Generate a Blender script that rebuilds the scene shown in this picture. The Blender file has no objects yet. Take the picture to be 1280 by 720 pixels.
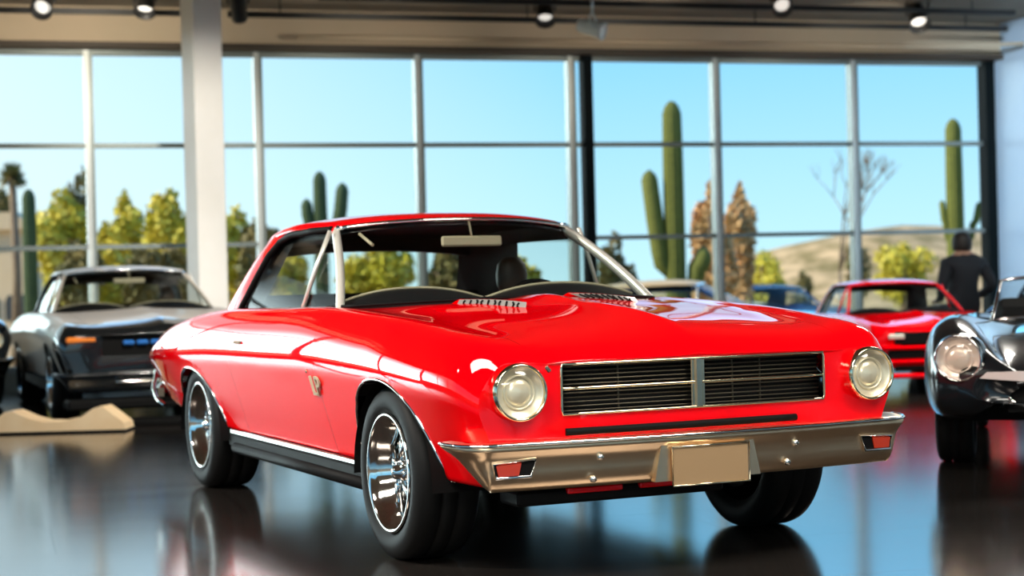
import bpy, math, random
import numpy as np
from mathutils import Vector, Matrix
random.seed(7); np.random.seed(7)
PI=math.pi
scene=bpy.context.scene
COL=scene.collection

# ------------------------------------------------------------------ materials
def mat(name, base=(.5,.5,.5), rough=.5, metal=0., coat=0., spec=.5, ior=1.5, emit=None, es=0., noise=None, bump=None, coat_rough=.03, trans=0.):
    m=bpy.data.materials.new(name); m.use_nodes=True
    nt=m.node_tree; b=nt.nodes['Principled BSDF']
    b.inputs['Base Color'].default_value=(*base,1); b.inputs['Roughness'].default_value=rough
    b.inputs['Metallic'].default_value=metal; b.inputs['Coat Weight'].default_value=coat
    b.inputs['Coat Roughness'].default_value=coat_rough
    b.inputs['Specular IOR Level'].default_value=spec; b.inputs['IOR'].default_value=ior
    b.inputs['Transmission Weight'].default_value=trans
    if emit: b.inputs['Emission Color'].default_value=(*emit,1); b.inputs['Emission Strength'].default_value=es
    if noise:
        sc,c2,det=noise
        tc=nt.nodes.new('ShaderNodeTexCoord'); n=nt.nodes.new('ShaderNodeTexNoise'); r=nt.nodes.new('ShaderNodeValToRGB')
        n.inputs['Scale'].default_value=sc; n.inputs['Detail'].default_value=det
        r.color_ramp.elements[0].position=.35; r.color_ramp.elements[1].position=.65
        r.color_ramp.elements[0].color=(*base,1); r.color_ramp.elements[1].color=(*c2,1)
        nt.links.new(tc.outputs['Object'],n.inputs['Vector']); nt.links.new(n.outputs['Fac'],r.inputs['Fac'])
        nt.links.new(r.outputs['Color'],b.inputs['Base Color'])
    if bump:
        sc,st=bump
        tc=nt.nodes.new('ShaderNodeTexCoord'); n=nt.nodes.new('ShaderNodeTexNoise'); bp=nt.nodes.new('ShaderNodeBump')
        n.inputs['Scale'].default_value=sc; bp.inputs['Strength'].default_value=st; bp.inputs['Distance'].default_value=.02
        nt.links.new(tc.outputs['Object'],n.inputs['Vector']); nt.links.new(n.outputs['Fac'],bp.inputs['Height']); nt.links.new(bp.outputs['Normal'],b.inputs['Normal'])
    return m
def glass_mat(name, tint=(.9,.95,.95), refl=1.45, rough=.0):
    m=bpy.data.materials.new(name); m.use_nodes=True; nt=m.node_tree; nt.nodes.clear()
    o=nt.nodes.new('ShaderNodeOutputMaterial'); mx=nt.nodes.new('ShaderNodeMixShader'); t=nt.nodes.new('ShaderNodeBsdfTransparent')
    g=nt.nodes.new('ShaderNodeBsdfGlossy'); g.inputs['Roughness'].default_value=rough
    t.inputs['Color'].default_value=(*tint,1)
    lw=nt.nodes.new('ShaderNodeLayerWeight'); lw.inputs['Blend'].default_value=.5
    p=nt.nodes.new('ShaderNodeMath'); p.operation='POWER'; p.inputs[1].default_value=4.5
    q=nt.nodes.new('ShaderNodeMath'); q.operation='MULTIPLY_ADD'; q.inputs[1].default_value=.3; q.inputs[2].default_value=refl
    nt.links.new(lw.outputs['Facing'],p.inputs[0]); nt.links.new(p.outputs[0],q.inputs[0]); nt.links.new(q.outputs[0],mx.inputs[0])
    nt.links.new(t.outputs[0],mx.inputs[1]); nt.links.new(g.outputs[0],mx.inputs[2]); nt.links.new(mx.outputs[0],o.inputs[0])
    return m
M={}
M['red']=mat('red_paint',(.88,.0,.003),.5,coat=1.,ior=1.0,spec=.0,coat_rough=.012)
M['chrome']=mat('chrome',(.90,.88,.84),.07,1.)
M['warm_chrome']=mat('warm_chrome',(.86,.74,.52),.13,1.)
M['brushed']=mat('bumper_chrome',(.90,.68,.45),.32,1.)
M['plate']=mat('blank_plate',(.42,.27,.14),.45,.2)
M['vent_metal']=mat('vent_metal',(.75,.74,.70),.3,.8)
M['black']=mat('black_trim',(.005,.005,.005),.6,spec=.1)
M['interior']=mat('black_vinyl',(.006,.006,.007),.6,spec=.2)
M['brown_vinyl']=mat('brown_vinyl',(.05,.03,.018),.5)
M['tan_trim']=mat('tan_trim',(.42,.36,.24),.4)
M['pillar']=mat('pillar_metal',(.78,.76,.68),.32,.5)
M['rubber']=mat('tire_rubber',(.006,.006,.006),.6,spec=.18)
M['glass']=glass_mat('window_glass',(.95,.98,.97),.0)
M['carglass']=glass_mat('car_glass',(.90,.94,.92),.03)
M['lens']=glass_mat('lamp_lens',(.97,.95,.88),.06,.08)
M['reflector']=mat('lamp_reflector',(.98,.92,.78),.3,.55)
M['signal']=mat('signal_lens',(.45,.03,.006),.15,coat=.6)
M['silver']=mat('grey_paint',(.60,.53,.45),.5,.0,coat=.25,ior=1.2)
M['blackpaint']=mat('black_paint',(.006,.008,.010),.2,coat=1.)
M['blue']=mat('blue_paint',(.004,.004,.05),.5,coat=.1,ior=1.1)
M['white']=mat('white_paint',(.75,.76,.76),.3,coat=.8)
M['tan']=mat('tan_soft_top',(.55,.40,.22),.7)
M['darkblue']=mat('navy_paint',(.01,.02,.06),.25,coat=1.)
M['orange']=mat('orange_lens',(.8,.22,.03),.3)
M['bluelens']=mat('blue_lens',(.03,.16,.5),.2)
M['pinkwhite']=mat('pale_lens_and_reflection',(.75,.62,.58),.25,.3)  # also colours the drawn reflection on the roadster nose
M['column']=mat('column_plaster',(.80,.78,.73),.6,noise=(3,(.84,.82,.78),3))
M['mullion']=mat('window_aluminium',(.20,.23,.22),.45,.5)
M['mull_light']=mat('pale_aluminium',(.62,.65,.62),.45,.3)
M['steel']=mat('dark_steel_post',(.003,.006,.007),.7,spec=.1)
M['header']=mat('header_bronze',(.05,.035,.022),.6)
M['soffit']=mat('soffit_plaster',(.52,.42,.29),.8,noise=(1.2,(.58,.46,.32),3))
M['ceiling']=mat('ceiling_paint',(.20,.17,.13),.85,noise=(2,(.24,.20,.15),3))
M['wallw']=mat('wall_plaster',(.56,.76,.97),.6,noise=(2,(.60,.79,.98),3))
M['wallb']=mat('rear_wall_plaster',(.55,.45,.34),.8,noise=(2,(.6,.5,.38),3))
M['track']=mat('track_black',(.01,.01,.01),.5)
M['track_white']=mat('lamp_white',(.7,.8,.82),.35)
M['lampglow']=mat('lamp_glow',(1,1,1),.4,emit=(1,.95,.85),es=.7)
M['board']=mat('tan_board',(.84,.60,.34),.6,noise=(6,(.88,.66,.40),4))
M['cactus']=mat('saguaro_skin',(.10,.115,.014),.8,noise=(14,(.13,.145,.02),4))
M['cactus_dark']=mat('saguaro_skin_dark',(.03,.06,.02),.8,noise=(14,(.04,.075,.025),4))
M['leaf']=mat('leaf_yellow_green',(.50,.46,.03),.6,noise=(1.5,(.68,.56,.08),4))
M['leaf_dark']=mat('leaf_olive',(.12,.13,.035),.6,noise=(1.5,(.26,.20,.07),4))
M['leaf_rust']=mat('leaf_rust',(.66,.36,.15),.7,noise=(1.5,(.50,.36,.16),4))
M['bark']=mat('bark',(.16,.11,.07),.85,noise=(8,(.22,.16,.1),4))
M['sand']=mat('desert_sand',(.60,.44,.26),.95,noise=(.5,(.50,.36,.18),8),bump=(3,.3))
M['scrub']=mat('hill_scrub',(.62,.42,.22),.95,noise=(1.1,(.22,.16,.05),9),bump=(1.5,.5))
M['house']=mat('house_stucco',(.70,.52,.32),.85,noise=(2,(.74,.56,.36),3))
M['housewin']=mat('house_window',(.05,.05,.05),.2)
M['rooftile']=mat('roof_tile',(.45,.25,.13),.8)
M['cloth']=mat('dark_cloth',(.012,.016,.022),.85)
M['skin']=mat('skin',(.42,.24,.16),.55)
M['hair']=mat('dark_hair',(.015,.012,.01),.6)
# floor: dark glossy planks
def floor_mat():
    m=mat('polished_floor',(.055,.032,.02),.17,metal=.8,spec=.5,ior=1.5)
    nt=m.node_tree;b=nt.nodes['Principled BSDF']
    tc=nt.nodes.new('ShaderNodeTexCoord'); br=nt.nodes.new('ShaderNodeTexBrick')
    br.inputs['Color1'].default_value=(.10,.085,.075,1); br.inputs['Color2'].default_value=(.085,.072,.065,1); br.inputs['Mortar'].default_value=(.04,.032,.03,1)
    br.inputs['Scale'].default_value=1; br.inputs['Brick Width'].default_value=1.8; br.inputs['Row Height'].default_value=.9; br.inputs['Mortar Size'].default_value=.004
    nt.links.new(tc.outputs['Object'],br.inputs['Vector']); nt.links.new(br.outputs['Color'],b.inputs['Base Color'])
    n=nt.nodes.new('ShaderNodeTexNoise'); n.inputs['Scale'].default_value=1.3; n.inputs['Detail'].default_value=5
    mp=nt.nodes.new('ShaderNodeMapping'); mp.inputs['Scale'].default_value=(.6,3,1)
    rr=nt.nodes.new('ShaderNodeMapRange'); rr.inputs['To Min'].default_value=.115; rr.inputs['To Max'].default_value=.15
    nt.links.new(tc.outputs['Object'],mp.inputs['Vector']); nt.links.new(mp.outputs[0],n.inputs['Vector']); nt.links.new(n.outputs['Fac'],rr.inputs['Value']); nt.links.new(rr.outputs[0],b.inputs['Roughness'])
    bp=nt.nodes.new('ShaderNodeBump'); bp.inputs['Strength'].default_value=.25; bp.inputs['Distance'].default_value=.002; bp.invert=True
    nt.links.new(br.outputs['Fac'],bp.inputs['Height']); nt.links.new(bp.outputs[0],b.inputs['Normal'])
    return m
M['floor']=floor_mat()

# ------------------------------------------------------------------ mesh helpers
def link(name, me, parent=None, loc=None, rot=None):
    o=bpy.data.objects.new(name,me); COL.objects.link(o)
    if parent is not None: o.parent=parent
    if loc is not None: o.location=loc
    if rot is not None: o.rotation_euler=rot
    return o
def pydata(name, V, Fc, mats, parent=None, smooth=True, mi=None, **k):
    me=bpy.data.meshes.new(name); me.from_pydata([tuple(map(float,v)) for v in V],[],[tuple(map(int,f)) for f in Fc])
    for m in (mats if isinstance(mats,(list,tuple)) else [mats]): me.materials.append(M[m] if isinstance(m,str) else m)
    if smooth: me.polygons.foreach_set('use_smooth',[True]*len(me.polygons))
    if mi is not None: me.polygons.foreach_set('material_index',[int(a) for a in mi])
    me.update(); return link(name,me,parent,**k)
def empty(name,label,cat,group=None,loc=(0,0,0),rz=0,scale=1,parent=None):
    o=bpy.data.objects.new(name,None); COL.objects.link(o); o.location=loc; o.rotation_euler=(0,0,rz); o.scale=(scale,)*3
    o.empty_display_size=.2
    if label: o['label']=label
    if cat: o['category']=cat
    if group: o['group']=group
    return o
def tag(o,label,cat,group=None,kind=None):
    o['label']=label; o['category']=cat
    if group:o['group']=group
    if kind:o['kind']=kind
    return o
class MB:
    def __init__(s): s.V=[];s.F=[];s.I=[];s.S=[];s.mi=0
    def add(s,V,F,smooth=False):
        n=len(s.V); s.V+= [tuple(v) for v in V]; s.F+=[tuple(n+i for i in f) for f in F]; s.I+=[s.mi]*len(F); s.S+=[smooth]*len(F); return s
    def box(s,c,d,b=0.,R=None):
        x,y,z=[a/2 for a in d]; b=min(b,x*.9,y*.9,z*.9)
        if b<=0:
            V=[(sx*x,sy*y,sz*z) for sz in(-1,1) for sy in(-1,1) for sx in(-1,1)]
            F=[(0,2,3,1),(4,5,7,6),(0,1,5,4),(2,6,7,3),(0,4,6,2),(1,3,7,5)]
        else:
            V=[];F=[];idx={}
            for sx in(-1,1):
                for sy in(-1,1):
                    for sz in(-1,1):
                        for k,(ax,ay,az) in enumerate(((0,b,b),(b,0,b),(b,b,0))):
                            idx[sx,sy,sz,k]=len(V); V.append((sx*(x-ax),sy*(y-ay),sz*(z-az)))
            g=lambda a,b_,c_,k: idx[a,b_,c_,k]
            for s1 in(-1,1):
                F.append([g(s1,-1,-1,0),g(s1,1,-1,0),g(s1,1,1,0),g(s1,-1,1,0)][::s1])
                F.append([g(-1,s1,-1,1),g(-1,s1,1,1),g(1,s1,1,1),g(1,s1,-1,1)][::s1])
                F.append([g(-1,-1,s1,2),g(1,-1,s1,2),g(1,1,s1,2),g(-1,1,s1,2)][::s1])
            for s1 in(-1,1):
                for s2 in(-1,1):
                    q=s1*s2
                    F.append([g(s1,s2,-1,0),g(s1,s2,-1,1),g(s1,s2,1,1),g(s1,s2,1,0)][::q])
                    F.append([g(s1,-1,s2,2),g(s1,1,s2,2),g(s1,1,s2,0),g(s1,-1,s2,0)][::q])
                    F.append([g(-1,s1,s2,1),g(1,s1,s2,1),g(1,s1,s2,2),g(-1,s1,s2,2)][::q])
            for sx in(-1,1):
                for sy in(-1,1):
                    for sz in(-1,1): F.append([g(sx,sy,sz,0),g(sx,sy,sz,1),g(sx,sy,sz,2)][::sx*sy*sz])
        if R is not None: V=[tuple(R@Vector(v)) for v in V]
        V=[(v[0]+c[0],v[1]+c[1],v[2]+c[2]) for v in V]
        return s.add(V,F)
    def tube(s,pts,r,n=10,closed=False,caps=True):
        P=[Vector(p) for p in pts]; m=len(P); rr=r if isinstance(r,(list,tuple)) else [r]*m
        V=[];F=[];up=None
        for i,p in enumerate(P):
            if closed: t=(P[(i+1)%m]-P[i-1])
            else: t=P[min(i+1,m-1)]-P[max(i-1,0)]
            t=t.normalized() if t.length>1e-9 else Vector((0,0,1))
            if up is None:
                up=Vector((0,0,1)) if abs(t.z)<.9 else Vector((1,0,0))
            up=(up-t*up.dot(t)); up=up.normalized() if up.length>1e-6 else t.orthogonal().normalized()
            sd=t.cross(up)
            for k in range(n):
                a=2*PI*k/n; V.append(tuple(p+(up*math.cos(a)+sd*math.sin(a))*rr[i]))
        for i in range(m if closed else m-1):
            j=(i+1)%m
            for k in range(n): F.append((i*n+k,i*n+(k+1)%n,j*n+(k+1)%n,j*n+k))
        s.add(V,F,True)
        if caps and not closed:
            b=len(s.V)-len(V)
            s.F+=[tuple(b+k for k in range(n))[::-1],tuple(b+(m-1)*n+k for k in range(n))]; s.I+=[s.mi]*2; s.S+=[False]*2
        return s
    def lathe(s,prof,n=32,axis='z',c=(0,0,0),closed=False,rib=None):
        V=[];F=[]
        for (r,h) in prof:
            for k in range(n):
                a=2*PI*k/n; rk=r*(1+(rib[0]*math.cos(rib[1]*a) if rib else 0))
                q=(rk*math.cos(a),rk*math.sin(a),h)
                if axis=='y': q=(q[0],q[2],q[1])
                elif axis=='x': q=(q[2],q[0],q[1])
                V.append((q[0]+c[0],q[1]+c[1],q[2]+c[2]))
        m=len(prof)
        for i in range(m if closed else m-1):
            j=(i+1)%m
            for k in range(n): F.append((i*n+k,i*n+(k+1)%n,j*n+(k+1)%n,j*n+k))
        return s.add(V,F,True)
    def prism(s,poly,h0,h1,axis='z'):
        n=len(poly); f=(lambda u,v,h:(u,v,h)) if axis=='z' else ((lambda u,v,h:(u,h,v)) if axis=='y' else (lambda u,v,h:(h,u,v)))
        V=[f(u,v,h0) for u,v in poly]+[f(u,v,h1) for u,v in poly]
        F=[tuple(range(n))[::-1],tuple(range(n,2*n))]+[(i,(i+1)%n,n+(i+1)%n,n+i) for i in range(n)]
        return s.add(V,F)
    def grid(s,G,smooth=True,close_v=False):
        G=np.asarray(G); a,b=G.shape[:2]; V=G.reshape(-1,3).tolist()
        F=[(i*b+j,(i+1)*b+j,(i+1)*b+(j+1)%b,i*b+(j+1)%b) for i in range(a-1) for j in range(b if close_v else b-1)]
        return s.add(V,F,smooth)
    def build(s,name,mats,parent=None,**k):
        o=pydata(name,s.V,s.F,mats,parent,smooth=False,mi=s.I,**k); o.data.polygons.foreach_set('use_smooth',s.S); return o

# ------------------------------------------------------------------ splines
def pchip(xk,yk,x):
    xk=np.array(xk,float);yk=np.array(yk,float);h=np.diff(xk);d=np.diff(yk)/h;m=np.zeros_like(yk)
    for i in range(1,len(xk)-1):
        if d[i-1]*d[i]>0: w1=2*h[i]+h[i-1];w2=h[i]+2*h[i-1];m[i]=(w1+w2)/(w1/d[i-1]+w2/d[i])
    m[0]=d[0];m[-1]=d[-1]
    x=np.clip(x,xk[0],xk[-1]); i=np.clip(np.searchsorted(xk,x)-1,0,len(h)-1);t=(x-xk[i])/h[i]
    return (1+2*t)*(1-t)**2*yk[i]+t*(1-t)**2*h[i]*m[i]+t*t*(3-2*t)*yk[i+1]+t*t*(t-1)*h[i]*m[i+1]
def bspl(n,u):
    """clamped uniform cubic B-spline basis: n control points, u in [0,1] -> (len(u), n)"""
    k=np.r_[[0]*3,np.linspace(0,1,n-2),[1]*3]; u=np.clip(u,0,1-1e-9); N=np.zeros((len(u),len(k)-1))
    for i in range(len(k)-1): N[:,i]=(u>=k[i])&(u<k[i+1])
    for p in (1,2,3):
        for i in range(len(k)-1-p):
            a=(u-k[i])/(k[i+p]-k[i])*N[:,i] if k[i+p]>k[i] else 0
            b=(k[i+p+1]-u)/(k[i+p+1]-k[i+1])*N[:,i+1] if k[i+p+1]>k[i+1] else 0
            N[:,i]=a+b
    return N[:,:n]
class Body:
    """half surface as grid G[i][j]; i runs nose-ward (x up), j from rocker to centre line"""
    def __init__(s,tab,sec,bow,nu,nv,nc=44):
        tab=np.array(tab,float); tab=tab[np.argsort(tab[:,0])]
        x0,x1=tab[0,0],tab[-1,0]
        # control stations denser at both ends
        t=np.linspace(0,1,nc); t=t-.085*np.sin(2*PI*t)*1.0
        xs=x0+(x1-x0)*t
        cols=[pchip(tab[:,0],tab[:,c],xs) for c in range(1,tab.shape[1])]
        C=[]
        for i,x in enumerate(xs):
            P=np.array(sec(x,*[c[i] for c in cols]))
            C.append(np.c_[np.full(len(P),x),P])
        C=np.array(C); s.C=C
        uu=np.linspace(0,1,nu); vv=np.linspace(0,1,nv)
        Bu=bspl(nc,uu);Bv=bspl(C.shape[1],vv)
        s.G=np.einsum('ui,ijk,vj->uvk',Bu,C,Bv)
        s.G[...,0]+=bow(s.G[...,0],s.G[...,1]); s.G[:,-1,1]=0
        s.nu,s.nv=nu,nv
    def full(s):
        L=s.G.copy(); R=s.G[:,:-1].copy(); L[...,1]*=-1      # y<0 side first
        return np.concatenate([L,R[:,::-1]],axis=1)
def arch_fn(x,z,a): return (np.abs((x-a[0])/a[2])**a[4]+np.abs((z-a[1])/a[3])**a[4])
def build_body(body,arches,cabin,doors,hood,name_mats,parent,thick=.0):
    """splits the grid into body shell, hood and doors; cuts wheel arches and cabin opening"""
    FG=body.full(); nu,nc=FG.shape[:2]; nv=body.nv
    V=FG.reshape(-1,3).copy(); idx=lambda i,j:i*nc+j
    reg={'body':[]}; 
    i0,i1=np.meshgrid(np.arange(nu-1),np.arange(nc-1),indexing='ij')
    cen=(FG[:-1,:-1]+FG[1:,:-1]+FG[:-1,1:]+FG[1:,1:])/4
    jj=np.minimum(np.arange(nc-1),nc-2-np.arange(nc-1))       # row index from rocker
    colx=FG[:,0,0]
    snapped={}
    out={}
    for i in range(nu-1):
        for j in range(nc-1):
            c=cen[i,j]; r=jj[j]; cut=None
            for k,a in enumerate(arches):
                if r<a[5] and c[2]<a[1]+a[3]+.05 and arch_fn(c[0],max(c[2],a[1]),a)<1: cut=k
            if cut is not None: snapped.setdefault(cut,set()).update([(i,j),(i+1,j),(i+1,j+1),(i,j+1)]); continue
            xm=(colx[i]+colx[i+1])/2
            if cabin and r>=cabin[2] and cabin[0]<xm<cabin[1]: continue
            key='body'
            if hood and r>=hood[2] and hood[0]<xm<hood[1]: key='hood'
            for k,d in enumerate(doors):
                if d[2]<=r<cabin[2] and d[0]<xm<d[1]: key='door0' if j<nc//2 else 'door1'
            out.setdefault(key,[]).append((i,j))
    used=set()
    for key,fs in out.items():
        for (i,j) in fs: used.update([(i,j),(i+1,j),(i+1,j+1),(i,j+1)])
    trims={}
    for k,vs in snapped.items():
        a=arches[k]
        for (i,j) in vs & used:
            p=V[idx(i,j)]
            if p[2]<a[1]:
                sx=math.copysign(1,p[0]-a[0]); V[idx(i,j)][0]=a[0]+sx*a[2]
            else:
                f=arch_fn(p[0],p[2],a)**(1/a[4]); V[idx(i,j)][0]=a[0]+(p[0]-a[0])/f; V[idx(i,j)][2]=a[1]+(p[2]-a[1])/f
            q=V[idx(i,j)]; trims.setdefault((k,q[1]>0),[]).append(q.copy())
    objs={}
    for key,fs in out.items():
        F=[(idx(i,j),idx(i,j+1),idx(i+1,j+1),idx(i+1,j)) for i,j in fs]
        us=sorted({a for f in F for a in f}); mp={a:b for b,a in enumerate(us)}
        nm,mt=name_mats[key.rstrip('01')]
        mi=None
        if isinstance(mt,tuple):
            xs_=mt[1]; mi=[1 if (V[f[0]][0]>xs_) else 0 for f in F]; mt=mt[0]
        VV=V[us]
        o=pydata(nm,VV,[tuple(mp[a] for a in f) for f in F],mt,parent,mi=mi)
        objs[key]=o
        if key!='body':   # pull the rim in slightly so a real shut line shows
            me=o.data; cnt={}
            for e in me.polygons:
                for kx in e.edge_keys: cnt[kx]=cnt.get(kx,0)+1
            bv={v for kx,c in cnt.items() if c==1 for v in kx}
            cx=VV.mean(0)
            for v in bv:
                p=me.vertices[v].co; n_=me.vertices[v].normal
                d=Vector((math.copysign(.0025,cx[0]-p.x),0,0)) if key!='hood' else Vector((0,math.copysign(.0022,-p.y) if abs(p.y)>.05 else 0,0))
                me.vertices[v].co=p+d*1.0
    return objs,trims,V.reshape(nu,nc,3)

def shell(G,th,inward=1):
    return G
# ------------------------------------------------------------------ wheels
def make_wheel(parent,x,y,side,R=.335,w=.26,rim=.225,style='spoke',res=56,mat_rim='chrome'):
    """side=-1: outer face towards -y"""
    t=MB(); h=w/2
    prof=[(rim*.99,-h*.80),(rim+.012,-h*.93),(rim+.03,-h*1.0),(R-.05,-h*1.02),(R-.022,-h*.96),(R-.006,-h*.84),(R,-h*.66)]
    prof+= [(R+.001,-h*.3),(R-.006,-h*.27),(R-.006,-h*.22),(R+.001,-h*.19),(R+.001,h*.19),(R-.006,h*.22),(R-.006,h*.27),(R+.001,h*.3)]
    prof+=[(r,-hh) for r,hh in prof[:7][::-1]]
    t.lathe(prof,res,'y')
    tire=t.build('tire','rubber',parent,loc=(x,y,R))
    m=MB(); s=side
    # outer lip, deep polished barrel, back disc
    pr=[(rim+.006,s*h*.93),(rim+.008,s*h*.99),(rim-.004,s*h*1.0),(rim-.012,s*h*.93),(rim-.018,s*h*.80),(rim-.03,s*h*.72),(rim-.032,s*h*.45),(rim-.045,s*h*.35),(rim-.047,s*h*-.1),(rim-.06,s*h*-.2),(rim-.06,s*h*-.9)]
    m.lathe(pr,res,'y'); m.mi=1
    m.lathe([(rim-.06,-s*h*.9),(.001,-s*h*.9)],res,'y')
    m.lathe([(rim-.07,-s*h*.5),(rim-.08,-s*h*.3),(.05,-s*h*.3),(.001,-s*h*.3)],res,'y')   # brake drum
    rimo=m.build('rim',[mat_rim,'black'],tire)
    sp=MB()
    N=5
    for k in range(N):
        a=2*PI*k/N+.3
        for da in (-.16,.16):
            ca,sa=math.cos(a),math.sin(a); c2,s2=math.cos(a+da),math.sin(a+da)
            r0,r1=.045,rim-.034
            p0=(r0*ca,s*h*.52,r0*sa); p1=(r1*.55*math.cos(a+da*.6),s*h*.46,r1*.55*math.sin(a+da*.6)); p2=(r1*c2,s*h*.30,r1*s2)
            sp.tube([p0,p1,p2],[.016,.012,.013],8)
        sp.tube([(.05*ca,s*h*.40,.05*sa),((rim-.04)*ca,s*h*.22,(rim-.04)*sa)],[.012,.02],8)
    sp.build('spokes',mat_rim,tire)
    hb=MB(); hb.lathe([(.055,s*h*.3),(.055,s*h*.52),(.046,s*h*.60),(.03,s*h*.62),(.026,s*h*.78),(.012,s*h*.84),(.001,s*h*.85)],28,'y')
    for k in range(5):
        a=2*PI*k/5; hb.lathe([(.009,s*h*.5),(.009,s*h*.66),(.001,s*h*.67)],8,'y',c=(.041*math.cos(a),0,.041*math.sin(a)))
    hb.build('hub_cap',mat_rim,tire)
    return tire

# ------------------------------------------------------------------ coupe body tables
#      x     zb   W     zs   zh   zc
COUPE=[(-4.14,.53,.830,.680,.670,.670),(-4.08,.49,.875,.735,.73,.735),(-3.9,.435,.915,.80,.80,.805),(-3.6,.40,.945,.85,.85,.855),
       (-3.3,.37,.955,.885,.885,.89),(-2.87,.345,.96,.925,.92,.925),(-2.3,.335,.955,.952,.94,.94),(-1.5,.335,.948,.958,.94,.94),
       (-.87,.335,.948,.965,.968,.992),(-.6,.335,.948,.956,.968,1.000),(-.45,.335,.948,.949,.958,.992),(-.22,.335,.948,.937,.936,.970),(0,.335,.95,.925,.922,.963),(.2,.335,.946,.908,.908,.950),(.4,.335,.94,.888,.886,.928),
       (.6,.335,.93,.868,.858,.893),(.70,.335,.918,.850,.836,.862),(.76,.335,.905,.830,.816,.836),(.795,.335,.885,.806,.796,.808),(.808,.335,.868,.788,.785,.792),(.812,.335,.856,.774,.778,.782)]
def coupe_sec(x,zb,W,zs,zh,zc):
    z1=zs-zb
    hb=max(0,zc-zh)                       # bonnet bulge height
    return [(W-.16,zb+.005),(W-.100,zb-.005),(W-.096,zb+.03),(W-.068,zb+.19*z1),(W-.036,zb+.37*z1),(W-.004,zb+.55*z1),(W+.010,zb+.62*z1),(W+.009,zb+.76*z1),
            (W-.030,zs-.050),(W-.065,zs-.008),(W-.10,zs+.008),(W-.16,zs+.006),(W-.23,zs-.004),(.60,(zs+zh)/2-.004),(.50,zh+.06*hb),(.43,zh+.14*hb),(.36,zh+.22*hb),(.28,zh+.32*hb),(.16,zh+.55*hb),(.05,zh+.88*hb),(.025,zc+.004*(hb>.004)),(0,zc+.007*(hb>.004))]
def coupe_bow(x,y):
    A=pchip([-4.2,-3.6,-2.95,-2.6,-2.0,-1.2,-.87,-.4,.2,.8],[-.05,-.08,-.10,-.05,0,.15,.24,.14,.03,.03],x)
    return A*np.clip(1-(y/.80)**2,0,1)

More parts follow.
